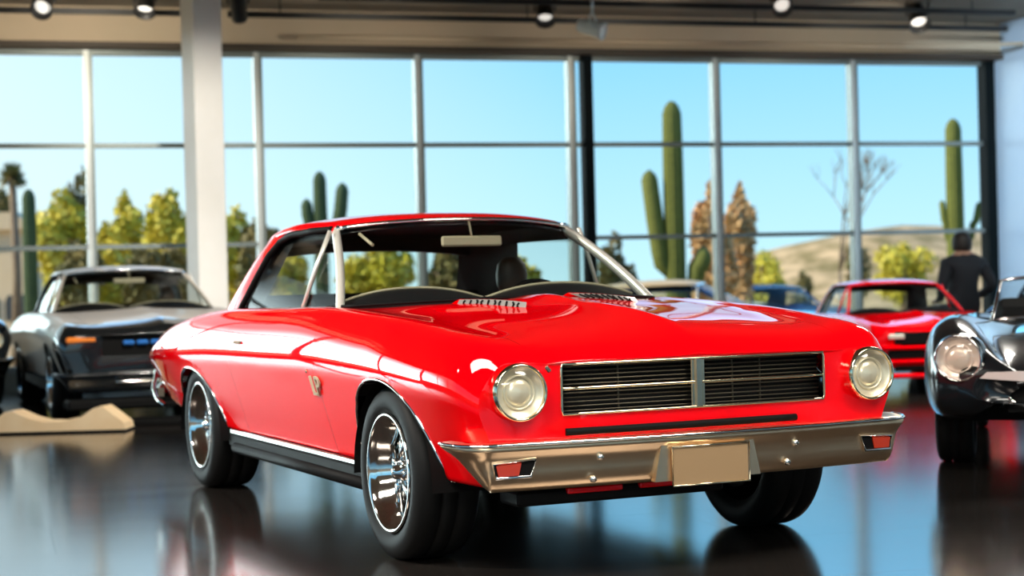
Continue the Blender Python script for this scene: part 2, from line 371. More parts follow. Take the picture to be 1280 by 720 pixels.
def greenhouse(car,paint,pillar,glass='carglass',dense=True,roof_mat=None,hd='interior',trim='chrome'):
    n=25
    T=np.linspace(-1,1,n)
    base=np.c_[-.87+.245*(1-T**2), .775*T, .972+.022*(1-T**2)]
    top =np.c_[-1.42+.13*(1-T**2), .585*T, 1.324+.034*(1-np.abs(T)**2.4)]
    S=np.linspace(0,1,9)[:,None,None]
    ws=base[None]*(1-S)+top[None]*S; ws[...,0]+=.03*np.sin(PI*S[...,0]); ws[...,2]+=.012*np.sin(PI*S[...,0])
    MB().grid(ws).build('windshield',glass,car)
    # roof
    nr=26; R=[]
    for u in np.linspace(0,1,nr):
        xr=-1.42+(-2.61+1.42)*u; yr=np.interp(u,[0,.45,.8,1],[.600,.625,.610,.575]); zr=pchip([0,.05,.13,.35,.6,.8,.92,1],[1.333,1.350,1.362,1.368,1.358,1.335,1.308,1.276],np.array([u]))[0]
        xc=pchip([0,1],[.13,-.07],np.array([u]))[0]; cr=pchip([0,.5,1],[.036,.05,.038],np.array([u]))[0]
        row=[]
        for t in np.linspace(-1,1,33):
            row.append((xr+xc*(1-t*t),yr*t,zr+cr*(1-abs(t)**2.6)))
        r0=row[0];r1=row[-1]
        row=[(r0[0],r0[1]-.016,r0[2]-.028),(r0[0],r0[1]-.012,r0[2]-.010)]+row+[(r1[0],r1[1]+.012,r1[2]-.010),(r1[0],r1[1]+.016,r1[2]-.028)]
        R.append(row)
    R=np.array(R)
    ro=MB().grid(R).build('roof',roof_mat or paint,car)
    # windscreen header lip: small overhang edge
    H=R.copy(); H[...,2]-=.035; H[:,:,1]*=.985
    MB().grid(H).build('headliner',hd,car)
    # sail panels (C pillars)
    for sd,nm in ((-1,0),(1,1)):
        g=[];g2=[]
        fr=np.array([(-2.15,.632,1.300),(-2.22,.665,1.235),(-2.31,.70,1.14),(-2.39,.735,1.04),(-2.46,.770,.935)])
        re=np.array([(-2.60,.575,1.272),(-2.67,.60,1.22),(-2.79,.64,1.12),(-2.90,.68,1.015),(-3.02,.715,.898)])
        tt=np.linspace(0,1,17); kk=np.linspace(0,1,5)
        f2=np.c_[[np.interp(tt,kk,fr[:,c]) for c in range(3)]].T; r2=np.c_[[np.interp(tt,kk,re[:,c]) for c in range(3)]].T
        for a,b in zip(f2,r2):
            row=[]
            for q in np.linspace(0,1,9):
                p=a*(1-q)+b*q; row.append((p[0],(p[1]+.035*math.sin(PI*q)*.9),p[2]+.012*math.sin(PI*q)))
            g.append(row)
        g=np.array(g); top=g[0].copy()
        g=np.concatenate([[np.c_[top[:,0]+.03,top[:,1]-.02,top[:,2]+.035]],g]); g[...,1]*=sd
        MB().grid(g[:,::sd]).build('sail_panel',paint,car)
        fi=np.array([(-1.98,.60,1.335),(-2.02,.612,1.29),(-2.07,.635,1.22),(-2.17,.68,1.08),(-2.29,.735,.92)]); ri=np.array([(-2.60,.50,1.31),(-2.62,.52,1.25),(-2.68,.55,1.2),(-2.82,.595,1.06),(-2.99,.64,.90)])
        gi=np.array([[fi[k]*(1-q)+ri[k]*q+np.array([0,.03*math.sin(PI*q),0]) for q in np.linspace(0,1,7)] for k in range(5)]); gi[...,1]*=sd
        MB().grid(gi[:,::-sd]).build('inner_pillar',hd,car)
        rr_=np.array([[(x,sd*y,z) for y,z in ((.59,1.345),(.605,1.30),(.60,1.262),(.585,1.262),(.57,1.33))] for x in np.linspace(-1.40,-2.35,8)])
        MB().grid(rr_).build('roof_rail_trim',hd,car)
        # door glass
        tb=np.linspace(0,1,13)
        lo=np.c_[-.93+(-2.45+.93)*tb, np.full(13,.772)-.01*tb, np.full(13,.955)]
        hi=np.c_[-1.44+(-2.17+1.44)*tb, .612+.02*tb, np.full(13,1.310)-.018*tb]
        gg=np.array([lo*(1-q)+hi*q for q in np.linspace(0,1,7)]); gg[...,1]+=.012*np.sin(np.linspace(0,1,7)*PI)[:,None]; gg[...,1]*=sd
        MB().grid(gg).build('side_glass',glass,car)
        # vent window bar and belt trim
        mb=MB()
        mb.tube([(-1.40,sd*.780,.952),(-1.385,sd*.712,1.15),(-1.37,sd*.645,1.318)],.011,8)
        mb.build('vent_window_bar','pillar' if trim=='chrome' else trim,car)
        mb=MB(); mb.tube([(x,sd*(.785-.004*abs(x+1.5)),z) for x,z in zip(np.linspace(-.90,-2.47,12),np.linspace(.966,.950,12))],.008,8); mb.build('belt_molding',trim,car)
        mb=MB(); mb.mi=0
        mb.tube([(-1.44,sd*.612,1.326),(-1.7,sd*.628,1.328),(-2.0,sd*.640,1.318),(-2.16,sd*.642,1.292),(-2.24,sd*.68,1.225),(-2.33,sd*.712,1.13),(-2.41,sd*.745,1.03),(-2.475,sd*.775,.945)],.017,8)
        mb.build('window_seal','black',car)
        # A pillar
        a0=np.array((-.87,.778,.962)); a1=np.array((-1.43,.597,1.330)); P=[]
        for q in np.linspace(0,1,9):
            p=a0*(1-q)+a1*q; p[0]+=.03*math.sin(PI*q); p[2]+=.012*math.sin(PI*q)
            P.append([(p[0]+.012,sd*(p[1]-.012),p[2]+.004),(p[0]+.006,sd*(p[1]+.004),p[2]+.007),(p[0]-.012,sd*(p[1]+.012),p[2]-.002),(p[0]-.034,sd*(p[1]+.010),p[2]-.018),(p[0]-.034,sd*(p[1]-.02),p[2]-.022),(p[0]-.004,sd*(p[1]-.022),p[2]-.012)])
        MB().grid(np.array(P),close_v=True).build('windshield_pillar',pillar,car)
    # header trim
    mb=MB(); mb.tube([(p[0]+.012,p[1],p[2]+.004) for p in top_curve(585)],.011,8); mb.build('header_trim',trim,car)
    mb=MB(); mb.tube([(p[0]+.006,p[1],p[2]-.002) for p in base],.008,8); mb.build('cowl_seal','black',car)
    # backlight
    tb=np.c_[-2.62-.06*(1-T**2),.565*T,1.258+.036*(1-np.abs(T)**2.4)]; bb=np.c_[-3.03-.10*(1-T**2),.71*T,.900+.012*(1-T**2)]
    hb_=[np.c_[tb[:,0]+dx,tb[:,1]*sc,tb[:,2]+dz] for dx,sc,dz in ((.12,1.0,.03),(.06,1.,-.045),(.01,.99,-.05),(.0,.99,.0))]
    MB().grid(np.array(hb_)).build('rear_header',hd,car)
    gl=np.array([tb*(1-q)+bb*q for q in np.linspace(0,1,7)])
    MB().grid(gl).build('rear_window',glass,car)
def top_curve(_):
    T=np.linspace(-1,1,21); return np.c_[-1.42+.13*(1-T**2), .60*T, 1.324+.034*(1-np.abs(T)**2.4)]

def interior(car,full=True):
    m=MB(); m.box((-1.85,0,.42),(2.1,1.5,.03)); 
    for s in(-1,1): m.box((-1.95,s*.755,.68),(2.1,.02,.52))
    m.box((-3.02,0,.65),(.03,1.5,.5)); m.box((-2.80,0,.885),(.46,1.36,.015))
    m.build('cabin_tub','interior',car)
    # dash with two humps
    d=MB(); Y=np.linspace(-.76,.76,61)
    def zt(y):
        if y<-.05: q=(y+.40)/.345; return .985+.056*max(0,1-abs(q)**2.2)
        q=(y-.33)/.385; return .985+.062*max(0,1-abs(q)**2.2)
    prof=[]
    for y in Y:
        z=zt(y); prof.append([(-.86+.2*(1-(y/.775)**2),y,.958),(-.92+.1*(1-(y/.8)**2),y,z-.012),(-.96,y,z),(-1.03,y,z-.006),(-1.08,y,z-.05),(-1.05,y,.80),(-1.1,y,.62)])
    d.grid(np.array(prof)); d.build('dashboard','interior',car)
    if not full: return
    r=MB()
    for a,b in((-.73,-.06),(-.05,.71)):
        r.tube([(-.955,y,zt(y)+.004) for y in np.linspace(a,b,30)],.006,6)
    r.build('dash_rim','tan_trim',car)
    sw=MB(); c=Vector((-1.22,.36,.885)); 
    U=Vector((0,1,0)); W=Vector((-.35,0,.94)).normalized()
    sw.tube([c+U*.19*math.cos(t)+W*.19*math.sin(t) for t in np.linspace(0,2*PI,37)[:-1]],.012,8,closed=True)
    for t in (0.3,PI-.3,-PI/2): sw.tube([c,c+U*.185*math.cos(t)+W*.185*math.sin(t)],.008,6)
    sw.tube([c,c+Vector((.2,0,-.08))],.03,8); sw.build('steering_wheel','black',car)
    for y in(-.38,.40):
        s=MB(); s.box((-1.55,y,.52),(.52,.52,.16),.05)
        bk=[];
        s.box((-1.83,y,.75),(.13,.50,.50),.06,R=Matrix.Rotation(-.2,3,'Y'))
        so=s.build('front_seat','interior',car)
    s=MB(); s.lathe([(.001,.09),(.05,.085),(.085,.05),(.095,0),(.09,-.06),(.07,-.10),(.001,-.11)],20,'z',c=(0,0,0))
    for (y,) in ((.50,),): 
        o=s.build('headrest','brown_vinyl',car,loc=(-1.86,y,1.10)); o.scale=(.6,.9,1.0)
    b=MB(); b.box((-2.45,0,.56),(.5,1.3,.18),.06); b.box((-2.60,0,.80),(.16,1.34,.44),.06); b.build('rear_seat','interior',car)
    v=MB(); v.box((-1.26,.02,1.258),(.02,.31,.05),.008); v.tube([(-1.26,.02,1.28),(-1.29,.02,1.36)],.006,6); v.build('rear_view_mirror','tan_trim',car)
    v=MB(); v.tube([(-1.33,-.515,1.300),(-1.20,-.50,1.245)],.008,6); v.build('sun_visor_arm','tan_trim',car)

def loop_resample(P,n):
    P=np.vstack([P,P[:1]]); d=np.r_[0,np.cumsum(np.linalg.norm(np.diff(P,axis=0),axis=1))]; t=np.linspace(0,d[-1],n,endpoint=False)
    return np.c_[[np.interp(t,d,P[:,c]) for c in range(P.shape[1])]].T

def fascia(body,car,paint,hole,xin,name='front_panel',bulge=.012,steps=7):
    """ring surface between the last body station and an opening in the nose"""
    FG=body.full()[-1]                      # y from -W .. +W, rocker..centre..rocker
    n=FG.shape[0]
    bot=np.array([FG[-1]*(1-q)+FG[0]*q for q in np.linspace(0,1,42)[1:-1]])
    outer=np.vstack([FG,bot]); N=len(outer)
    cz=hole(0)[1] if False else None
    inner=hole(outer)
    G=[]
    for q in np.linspace(0,1,steps):
        r=outer*(1-q)+inner*q
        r[:,0]=outer[:,0]*(1-q)+inner[:,0]*q+bulge*math.sin(PI*min(1,q*1.0))**.8
        G.append(r)
    q0=outer.copy()
    G=np.array(G)
    return MB().grid(G[:,::-1],close_v=True).build(name,paint,car)
def rect_hole(yw,z0,z1,rad,xf,cz):
    def f(outer):
        res=[]
        for p in outer:
            a=(p[1]/.9, (p[2]-cz)/.24)      # normalise to a box, cast onto the rectangle
            y,z=p[1],p[2]-cz
            zc=(z0+z1)/2; hh=(z1-z0)/2
            # normalised square coordinates
            u=y/.885; v=z/.155 if z>0 else z/.33
            m=max(abs(u),abs(v),1e-6); u/=m; v/=m
            # rounded
            yy=u*yw; zz=zc+v*hh
            res.append((xf(yy),yy,zz))
        return np.array(res)
    return f

def make_headlight(parent,loc,R,name='headlight',tilt=0,lens='lens',bez='warm_chrome',refl='reflector'):
    b=MB(); b.lathe([(R*1.02,-.03),(R*1.04,.006),(R*1.0,.024),(R*.94,.028),(R*.90,.020),(R*.89,-.005)],48,'x')
    o=b.build(name,bez,parent,loc=loc,rot=(0,0,tilt))
    r=MB(); r.lathe([(R*.90,.012),(R*.82,.006),(R*.60,-.002),(R*.3,-.006),(.001,-.007)],40,'x')
    r.lathe([(R*.62,-.003),(R*.62,.004),(R*.57,.006),(R*.55,-.002)],40,'x')
    r.lathe([(R*.5,-.006),(R*.45,.004),(R*.3,.010),(.001,.013)],32,'x'); r.build('reflector',refl,o)
    l=MB(); l.lathe([(R*.89,.006),(R*.7,.020),(R*.4,.030),(.001,.034)],40,'x'); l.build('lens',lens,o)
    return o
def text_mesh(s,size,ext):
    cu=bpy.data.curves.new('txt','FONT'); cu.body=s; cu.size=size; cu.extrude=ext
    o=bpy.data.objects.new('txt',cu); COL.objects.link(o); dg=bpy.context.evaluated_depsgraph_get(); me=bpy.data.meshes.new_from_object(o.evaluated_get(dg)); bpy.data.objects.remove(o); return me

def wheel_well(car,a,y0,y1,mt='black'):
    for s in(-1,1):
        m=MB(); rows=[]
        for t in np.linspace(.0,PI,24):
            rows.append([(a[0]+(a[2]+.0)*math.cos(t),s*y1,a[1]+(a[3]+.0)*math.sin(t)),(a[0]+(a[2]+.01)*math.cos(t),s*y0,a[1]+(a[3]+.01)*math.sin(t))])
        m.grid(np.array(rows))
        m.box((a[0],s*y0,.56),(a[2]*1.9,.02,.40))
        m.build('wheel_well',mt,car)
def arch_trims(trims,V,car,r,mt,zmin=.30):
    for (k,left),pts in trims.items():
        P=np.array(pts); c=P.mean(0)
        ang=np.arctan2(P[:,2]-.33,P[:,0]-c[0]); o=np.argsort(ang); P=P[o]
        # smooth y
        keep=[P[0]]
        for p in P[1:]:
            if np.linalg.norm(p-keep[-1])>.018: keep.append(p)
        K=np.array(keep)
        if len(K)<5: continue
        y=np.convolve(np.pad(K[:,1],2,'edge'),np.ones(5)/5,'valid'); K[:,1]=y
        mb=MB(); mb.tube([tuple(p) for p in K],r,8); mb.build('arch_molding',mt,car)

# ================================================================== HERO CAR
YAW=.43
def car_root(name,label,cat,x,y,yaw,scale=1,group=None):
    return empty(name,label,cat,group,(x,y,0),yaw-PI/2,scale)
hero=car_root('muscle_car','glossy red two-door hardtop with round headlights and chrome bumper, largest car in front','car',.3213,7.0732,YAW)
arF=(.03,.30,.425,.40,2.2,26); arR=(-2.865,.28,.42,.365,2.2,26)
NV=84
B=Body(COUPE,coupe_sec,coupe_bow,420,NV)
def row_at(B,y,x=-1.5):
    i=np.argmin(np.abs(B.G[:,0,0]-x)); g=B.G[i]; js=[j for j in range(B.nv) if g[j,2]>.9 and g[j,1]<=y]; return js[0]
def row_z(B,z,x=-1.5):
    i=np.argmin(np.abs(B.G[:,0,0]-x)); g=B.G[i]; return next(j for j in range(4,B.nv) if g[j,2]>=z)
jb=row_at(B,.785); jh=row_at(B,.70,0.); ja=row_z(B,.80,0)+1
arF=arF[:5]+(ja,); arR=arR[:5]+(ja,)
print('rows',jb,jh,ja)
objs,trims,VG=build_body(B,[arF,arR],(-3.04,-.87,jb),[(-2.06,-.72,3)],(-.80,.735,jh),{'body':('body_shell','red'),'hood':('hood','red'),'door':('door','red')},hero)
for k in('door0','door1'): objs[k]['label']='red car door'; 
arch_trims(trims,VG,hero,.0065,'chrome')
wheel_well(hero,arF,.60,.90); wheel_well(hero,arR,.60,.90)
fascia(B,hero,'red',rect_hole(.552,.588,.768,0,lambda y:.812+.02*(1-(y/.8)**2),.665),0,bulge=.004)
greenhouse(hero,'red','pillar')
interior(hero)
for x in(0,-2.865):
    for s in(-1,1): make_wheel(hero,x,s*(.905-.13),s)
# rocker + sill chrome
for s in(-1,1):
    m=MB(); m.box((-1.35,s*.825,.29),(2.15,.08,.09),.02); m.build('rocker_panel','black',hero)
    m=MB(); m.box((-1.36,s*.866,.336),(2.02,.014,.022),.004); m.build('sill_molding','chrome',hero)
    m=MB(); m.tube([(-.33,s*.86,.255),(-2.3,s*.86,.255)],.028,10); m.build('side_pipe','black',hero)
m=MB(); m.box((-1.4,0,.30),(2.2,1.6,.06)); m.box((.12,0,.56),(1.2,1.1,.44)); m.box((-3.3,0,.55),(1.3,1.1,.35)); m.build('underbody','black',hero)
for xx in (0,-2.865):
    m=MB(); m.tube([(xx,-.8,.335),(xx,.8,.335)],.05,10); m.build('axle','black',hero)
# door handles
for s in(-1,1):
    m=MB(); m.box((-1.88,s*.955,.80),(.13,.018,.018),.006); m.build('door_handle','chrome',objs['door1' if s>0 else 'door0'])
# grille
XG=lambda y:.812+.02*(1-(y/.8)**2)
m=MB(); m.box((.74,0,.678),(.06,1.12,.20)); 
m.build('grille_back','black',hero)
m=MB()
for i in range(11):
    z=.600+i*.0156
    if abs(z-.678)<.006: continue
    m.tube([(XG(y)-.022,y,z) for y in np.linspace(-.545,.545,13)],.0026,6)
for y in (-.30,.18,.30): m.box((.775,y,.678),(.006,.006,.17))
m.build('grille_bars',mat('grille_bar_metal',(.10,.085,.06),.35,.8),hero)
m=MB(); fr=[(XG(y)+.004,y,.766) for y in np.linspace(-.548,.548,15)]+[(XG(.552)+.004,.552,z) for z in np.linspace(.75,.605,5)]+[(XG(y)+.004,y,.590) for y in np.linspace(.548,-.548,15)]+[(XG(.552)+.004,-.552,z) for z in np.linspace(.605,.75,5)]
m.tube(fr,.0055,8,closed=True); m.build('grille_frame','warm_chrome',hero)
m=MB(); m.tube([(XG(y)+.0,y,.680) for y in np.linspace(-.55,.55,15)],.0065,8); m.build('grille_crossbar','warm_chrome',hero)
m=MB(); m.box((XG(0)+.002,0,.678),(.02,.034,.182),.006); m.box((XG(0)-.002,.0,.678),(.012,.058,.182),.004); m.build('grille_centre_post','warm_chrome',hero)
m=MB(); m.box((.822,-.60,.752),(.008,.016,.026),.003,R=Matrix.Rotation(.7,3,'X')); m.build('nose_badge','warm_chrome',hero)
for y in(-.724,.748): make_headlight(hero,(.842,y,.677),.099)
# dark gap below the grille, its shade drawn as a black bar
m=MB(); m.tube([(XG(y)+.004,y,.528) for y in np.linspace(-.54,.42,15)],.013,8); m.build('lower_gap_shade','black',hero)
# bumper
def bump_path(t):    # t in [-1,1] -> (x,y,nx,ny)
    a=abs(t); s=math.copysign(1,t)
    if a<.80: y=a/.80*.84; x=.925-.055*(y/.84)**2; 
    else:
        q=(a-.80)/.20; y=.84+.125*math.sin(q*PI/2)**1.0; x=.87-.15*(1-math.cos(q*PI/2))-.03*q
    return x,s*y
BP=[(-.085,.500),(-.04,.507),(-.012,.505),(.0,.497),(.004,.487),(.000,.476),(-.010,.462),(-.018,.440),(-.020,.405),(-.024,.375),(-.032,.350),(-.045,.336),(-.09,.330)]
rows=[]
for t in np.linspace(-1,1,121):
    x,y=bump_path(t); e=.004; xa,ya=bump_path(max(-1,t-e)); xb,yb=bump_path(min(1,t+e)); d=Vector((xb-xa,yb-ya,0)).normalized(); nrm=Vector((d.y,-d.x,0))
    row=[]
    for dx,z in BP:
        sl=max(0,(abs(t)-.80)/.20)*.13*(.50-z)/.17
        row.append((x+nrm.x*dx+(.3*sl), y+nrm.y*dx-math.copysign(sl,t), z+.004*max(0,(abs(t)-.9)*10)))
    rows.append(row)
rows=np.array(rows)
mb=MB(); mb.grid(rows)
for r in (rows[0],rows[-1]): mb.add(r.tolist(),[tuple(range(len(r)))],False)
bum=mb.build('front_bumper','brushed',hero)
mb=MB(); mb.tube([(r[3][0]+.002,r[3][1],r[3][2]+.003) for r in rows],.007,8); mb.build('bumper_edge','chrome',bum)
# plate recess and plate
m=MB(); m.prism([(-.235,.338),(.205,.338),(.175,.475),(-.205,.475)],.885,.915,'x'); m.build('plate_mount','brushed',bum)
m=MB(); m.box((.924,-.012,.390),(.012,.315,.138),.003); pl=m.build('license_plate','plate',bum)
m=MB(); m.tube([(.931,-.172,.320),(.931,.148,.320),(.931,.148,.460),(.931,-.172,.460)],.0045,8,closed=True); m.build('plate_frame','warm_chrome',pl)
# bolts
for y,z in((-.44,.440),(-.47,.365),(.37,.440),(.33,.372)):
    x=.925-.055*(y/.84)**2-.014; m=MB(); m.lathe([(.013,0),(.012,.010),(.006,.015),(.001,.016)],16,'x'); m.build('bumper_bolt','chrome',bum,loc=(x-.004,y,z))
# turn signals
for s in(-1,1):
    y0,y1=s*.700,s*.835; ym=(y0+y1)/2
    def xp(y): return .925-.055*(y/.84)**2-.018
    k=.012
    q=[(y0,.388),(y1-s*.01,.386),(y1,.435),(y0-s*.02+s*.0,.446)]
    m=MB(); m.tube([(xp(y)+.004,y,z) for y,z in q],.0055,8,closed=True); f=m.build('turn_signal','chrome',bum)
    m=MB(); m.add([(xp(y)+.003,y,z) for y,z in q],[(0,1,2,3) if s<0 else (3,2,1,0)]); m.build('signal_housing','black',f)
    q2=[(y0+s*.045,.394),(y1-s*.018,.392),(y1-s*.01,.430),(y0+s*.035,.436)]
    m=MB(); m.add([(xp(y)+.008,y,z) for y,z in q2]+[(xp(y)-.005,y,z) for y,z in q2],[(0,1,2,3),(7,6,5,4),(0,4,5,1),(1,5,6,2),(2,6,7,3),(3,7,4,0)]); m.build('signal_lens','signal',f)
# air dam
m=MB(); m.box((.72,-.30,.300),(.16,.84,.055),.01); m.build('lower_valance','black',hero)
m=MB(); m.box((.80,-.42,.318),(.03,.22,.02),.004); m.box((.80,-.16,.318),(.03,.16,.02),.004); m.build('tow_bracket','red',hero)
# hood vents
def surf(x,y):
    h=VG.shape[1]//2; zs=[]; xs_=[]
    for i in range(0,VG.shape[0],3):
        row=VG[i,:h+1] if y<0 else VG[i,h:]
        if row[0,0]<-1 and False: continue
        o=np.argsort(row[:,1]); yy=row[o,1]; zs.append(np.interp(y,yy,row[o,2])); xs_.append(np.interp(y,yy,row[o,0]))
    return float(np.interp(x,xs_,zs))
for vi,(TL,TR,BR,BL) in enumerate((((-.50,-.372,.990),(-.16,-.215,.975),(-.135,-.235,.938),(-.48,-.395,.962)),((-.52,.155,1.004),(-.31,.372,.978),(-.285,.385,.942),(-.40,.20,.972)))):
    TL,TR,BR,BL=map(np.array,(TL,TR,BR,BL)); m=MB(); n=16; R_=[]
    for u in np.linspace(0,1,5):
        row=[]
        for v in np.linspace(0,1,n):
            p=(TL*(1-v)+TR*v)*(1-u)+(BL*(1-v)+BR*v)*u; p=p+np.array([0,0,.006*math.sin(PI*v)]); row.append(tuple(p))
        R_.append(row)
    R_=np.array(R_); m.grid(R_,smooth=False); o=m.build('hood_vent','vent_metal',hero)
    # painted scoop lid running back from the vent's upper edge into the hood
    top=R_[0]; back=top.copy(); back[:,0]-=.10; back[:,2]=[surf(a,b)-.004 for a,b in zip(back[:,0],back[:,1])]
    lid=np.array([top+np.array([0,0,.002]),top*.6+back*.4+np.array([0,0,.003]),back]); MB().grid(lid[:,::-1]).build('scoop_lid','red',o)
    l=MB()
    for k in range(10):
        v=(k+1.2)/11.4; c0=(TL*(1-v)+TR*v)*.78+(BL*(1-v)+BR*v)*.22; c1=(TL*(1-v)+TR*v)*.28+(BL*(1-v)+BR*v)*.72; z=.008*math.sin(PI*v)+.001
        sh=(TR-TL)*.018*((k%3)-1)
        l.tube([c0+(0,0,z),(c0+c1)/2+sh+(0,0,z),c1+sh*.5+(0,0,z)],.0045,6)
    l.build('vent_louvers','black',o)
# fender emblem
me=text_mesh('LP',.125,.004); me.materials.append(M['tan_trim'])
e=link('fender_emblem',me,hero,loc=(-.80,-.930,.600),rot=(PI/2+.27,0,0))
m=MB(); m.lathe([(.001,-.006),(.010,0),(.001,.006)],4,'y',c=(-.825,-.953,.700)); m.build('emblem_dot','warm_chrome',hero)
# rear bumper strip
m=MB()
P=[(x,-y,z) for x,y,z in ((-3.55,.925,.405),(-3.8,.91,.425),(-4.0,.885,.47),(-4.10,.85,.53),(-4.13,.83,.60),(-4.11,.835,.67))]
m.tube(P,.012,8); m.build('rear_edge_molding','chrome',hero); m=MB(); m.tube([(x,-y,z) for x,y,z in P],.012,8); m.build('rear_edge_molding','chrome',hero)
m=MB(); m.prism([(-.82,.54),(.82,.54),(.82,.66),(-.82,.66)],-4.16,-4.08,'x'); m.build('tail_panel','red',hero)
m=MB(); m.box((-4.12,0,.45),(.14,1.68,.11),.03); m.build('rear_bumper','chrome',hero)


# ================================================================== ROOM (frame rotated with the window wall)
WA=math.atan2(.1667,.5606); D0=19.0
W0=Vector((-.241*D0,D0,0)); wd=Vector((math.cos(WA),math.sin(WA),0)); wn=Vector((-math.sin(WA),math.cos(WA),0))   # wn points outdoors
PW=.5849*D0/6
def wpt(k,off=0,z=0): return W0+wd*(k*PW)+wn*off+Vector((0,0,z))
def rbox(m,k0,k1,o0,o1,z0,z1,b=0):
    a=wpt((k0+k1)/2,(o0+o1)/2,(z0+z1)/2); m.box(a,((k1-k0)*PW,o1-o0,z1-z0),b,R=Matrix.Rotation(WA,3,'Z')); return m
def struct(o): o['kind']='structure'; return o
KL,KR=-5.0,6.06; DEP=30.0; HC=4.15; HT=3.70
floor=MB(); c=wpt((KL+KR)/2,-DEP/2+.1,0)
o=struct(pydata('floor',[(-(KR-KL)*PW/2-.2,-DEP/2-.2,0),((KR-KL)*PW/2+.2,-DEP/2-.2,0),((KR-KL)*PW/2+.2,DEP/2+.2,0),(-(KR-KL)*PW/2-.2,DEP/2+.2,0)],[(0,1,2,3)],'floor',smooth=False,loc=(c.x,c.y,0),rot=(0,0,WA)))
m=MB(); rbox(m,KL-.2,KR+.2,-DEP-.2,.3,HC,HC+.2); struct(m.build('ceiling','ceiling'))
# soffit over the windows + header, sill
m=MB(); rbox(m,KL,KR,-.25,.25,HT+.06,HC); struct(m.build('wall_far','soffit'))
m=MB(); rbox(m,KL,KR,-.32,.05,HT,HT+.06); struct(m.build('trim_1','header'))
m=MB(); rbox(m,KL,KR,-.12,.12,0,.22); struct(m.build('trim_2','mullion'))
TZ=[1.55,2.66]
for i,k in enumerate(range(-5,6)):
    m=MB(); k1=min(k+1,KR)
    rbox(m,k+.0-.026,k+.026,-.07,.07,.22,HT)
    if k>=3: m.mi=0
    for z in TZ: rbox(m,k+.026,k1-.026,-.05,.05,z-.025,z+.025)
    rbox(m,k+.026,k1-.026,-.05,.05,HT-.05,HT); rbox(m,k+.026,k1-.026,-.05,.05,.22,.27)
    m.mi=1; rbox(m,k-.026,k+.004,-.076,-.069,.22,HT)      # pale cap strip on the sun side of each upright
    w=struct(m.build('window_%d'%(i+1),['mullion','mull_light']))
    g=MB(); a,b=k+.026,k1-.026
    g.add([wpt(a,0,.27),wpt(b,0,.27),wpt(b,0,HT-.05),wpt(a,0,HT-.05)],[(0,1,2,3)]); g.build('glass_pane','glass',w)
# right wall
m=MB(); rbox(m,KR,KR+.15,-DEP,.25,0,HC); struct(m.build('wall_right','wallw'))
m=MB(); rbox(m,KR-.07,KR,-.1,.1,0,HT); tag(m.build('steel_column','steel'),'dark narrow corner post where window wall meets right wall','column')
m=MB(); rbox(m,3.065,3.125,-.16,.02,0,HC-.02); tag(m.build('steel_column','steel'),'dark slim steel post behind the red car windshield corner','column')
# left wall: glazed; rear wall: glazed band
def side_glazing(name,p0,p1,n,z0,z1,num):
    d=(p1-p0); L=d.length; d=d/L; ang=math.atan2(d.y,d.x)
    def sb(m,s0,s1,za,zb,t): c_=p0+d*((s0+s1)/2); m.box((c_.x,c_.y,(za+zb)/2),(s1-s0,t,zb-za),0,R=Matrix.Rotation(ang,3,'Z'))
    m=MB(); 
    if z0>0: sb(m,0,L,0,z0,.2)
    sb(m,0,L,z1,HC,.2); struct(m.build(name,'wallb'))
    for i in range(n):
        a,b=L*i/n,L*(i+1)/n; m=MB(); sb(m,a-.04,a+.04,z0,z1,.1); sb(m,a+.04,b-.04,(z0+z1)/2-.03,(z0+z1)/2+.03,.08); sb(m,a+.04,b-.04,z0,z0+.05,.08); sb(m,a+.04,b-.04,z1-.05,z1,.08)
        w=struct(m.build('window_%d'%(num+i),'mullion'))
        q0=p0+d*(a+.04);q1=p0+d*(b-.04); g=MB(); g.add([(q0.x,q0.y,z0+.05),(q1.x,q1.y,z0+.05),(q1.x,q1.y,z1-.05),(q0.x,q0.y,z1-.05)],[(0,1,2,3)]); g.build('glass_pane','glass',w)
side_glazing('wall_left',wpt(KL,-DEP),wpt(KL,.1),10,.9,HT,20)
side_glazing('wall_rear',wpt(KR,-DEP),wpt(KL,-DEP),9,.9,3.6,40)
# white square column on the left
cp=Vector(((260-640)/2170*17.6,17.6,0))
m=MB(); m.box((cp.x,cp.y,HC/2),(.32,.28,HC),.01,R=Matrix.Rotation(WA+.35,3,'Z'))
tag(m.build('column','column'),'thick white square column standing by the windows, left of the red coupe','column')

# ================================================================== CEILING TRACKS AND SPOTS
def rail(k0,k1,off,z,label):
    m=MB(); rbox(m,k0,k1,off-.025,off+.025,z-.03,z+.03)
    o=m.build('track_rail','track')
    tag(o,label,'light track','lighting tracks under the ceiling')
    for k in np.linspace(k0+.3,k1-.3,4):
        h=MB(); p=wpt(k,off,0); h.tube([(p.x,p.y,z+.03),(p.x,p.y,HC)],.008,6); h.build('hanger','track',o)
rail(-3.0,.53,-1.15,3.95,'black light track left of the white column')
rail(.75,5.8,-1.15,3.95,'long black light track nearest the window header, right of the white column')
rail(1.2,5.6,-1.9,4.02,'second black light track from the windows')
rail(2.0,6.0,-3.6,4.02,'black light track nearest the camera')
m=MB(); m.tube([wpt(1.2,-.6,3.80),wpt(5.2,-.6,3.80),wpt(5.55,-.68,3.80),wpt(5.98,-1.0,3.8)],.022,8); 
tag(m.build('conduit_pipe','soffit'),'beige conduit pipe bending towards the camera near right end of ceiling','pipe')
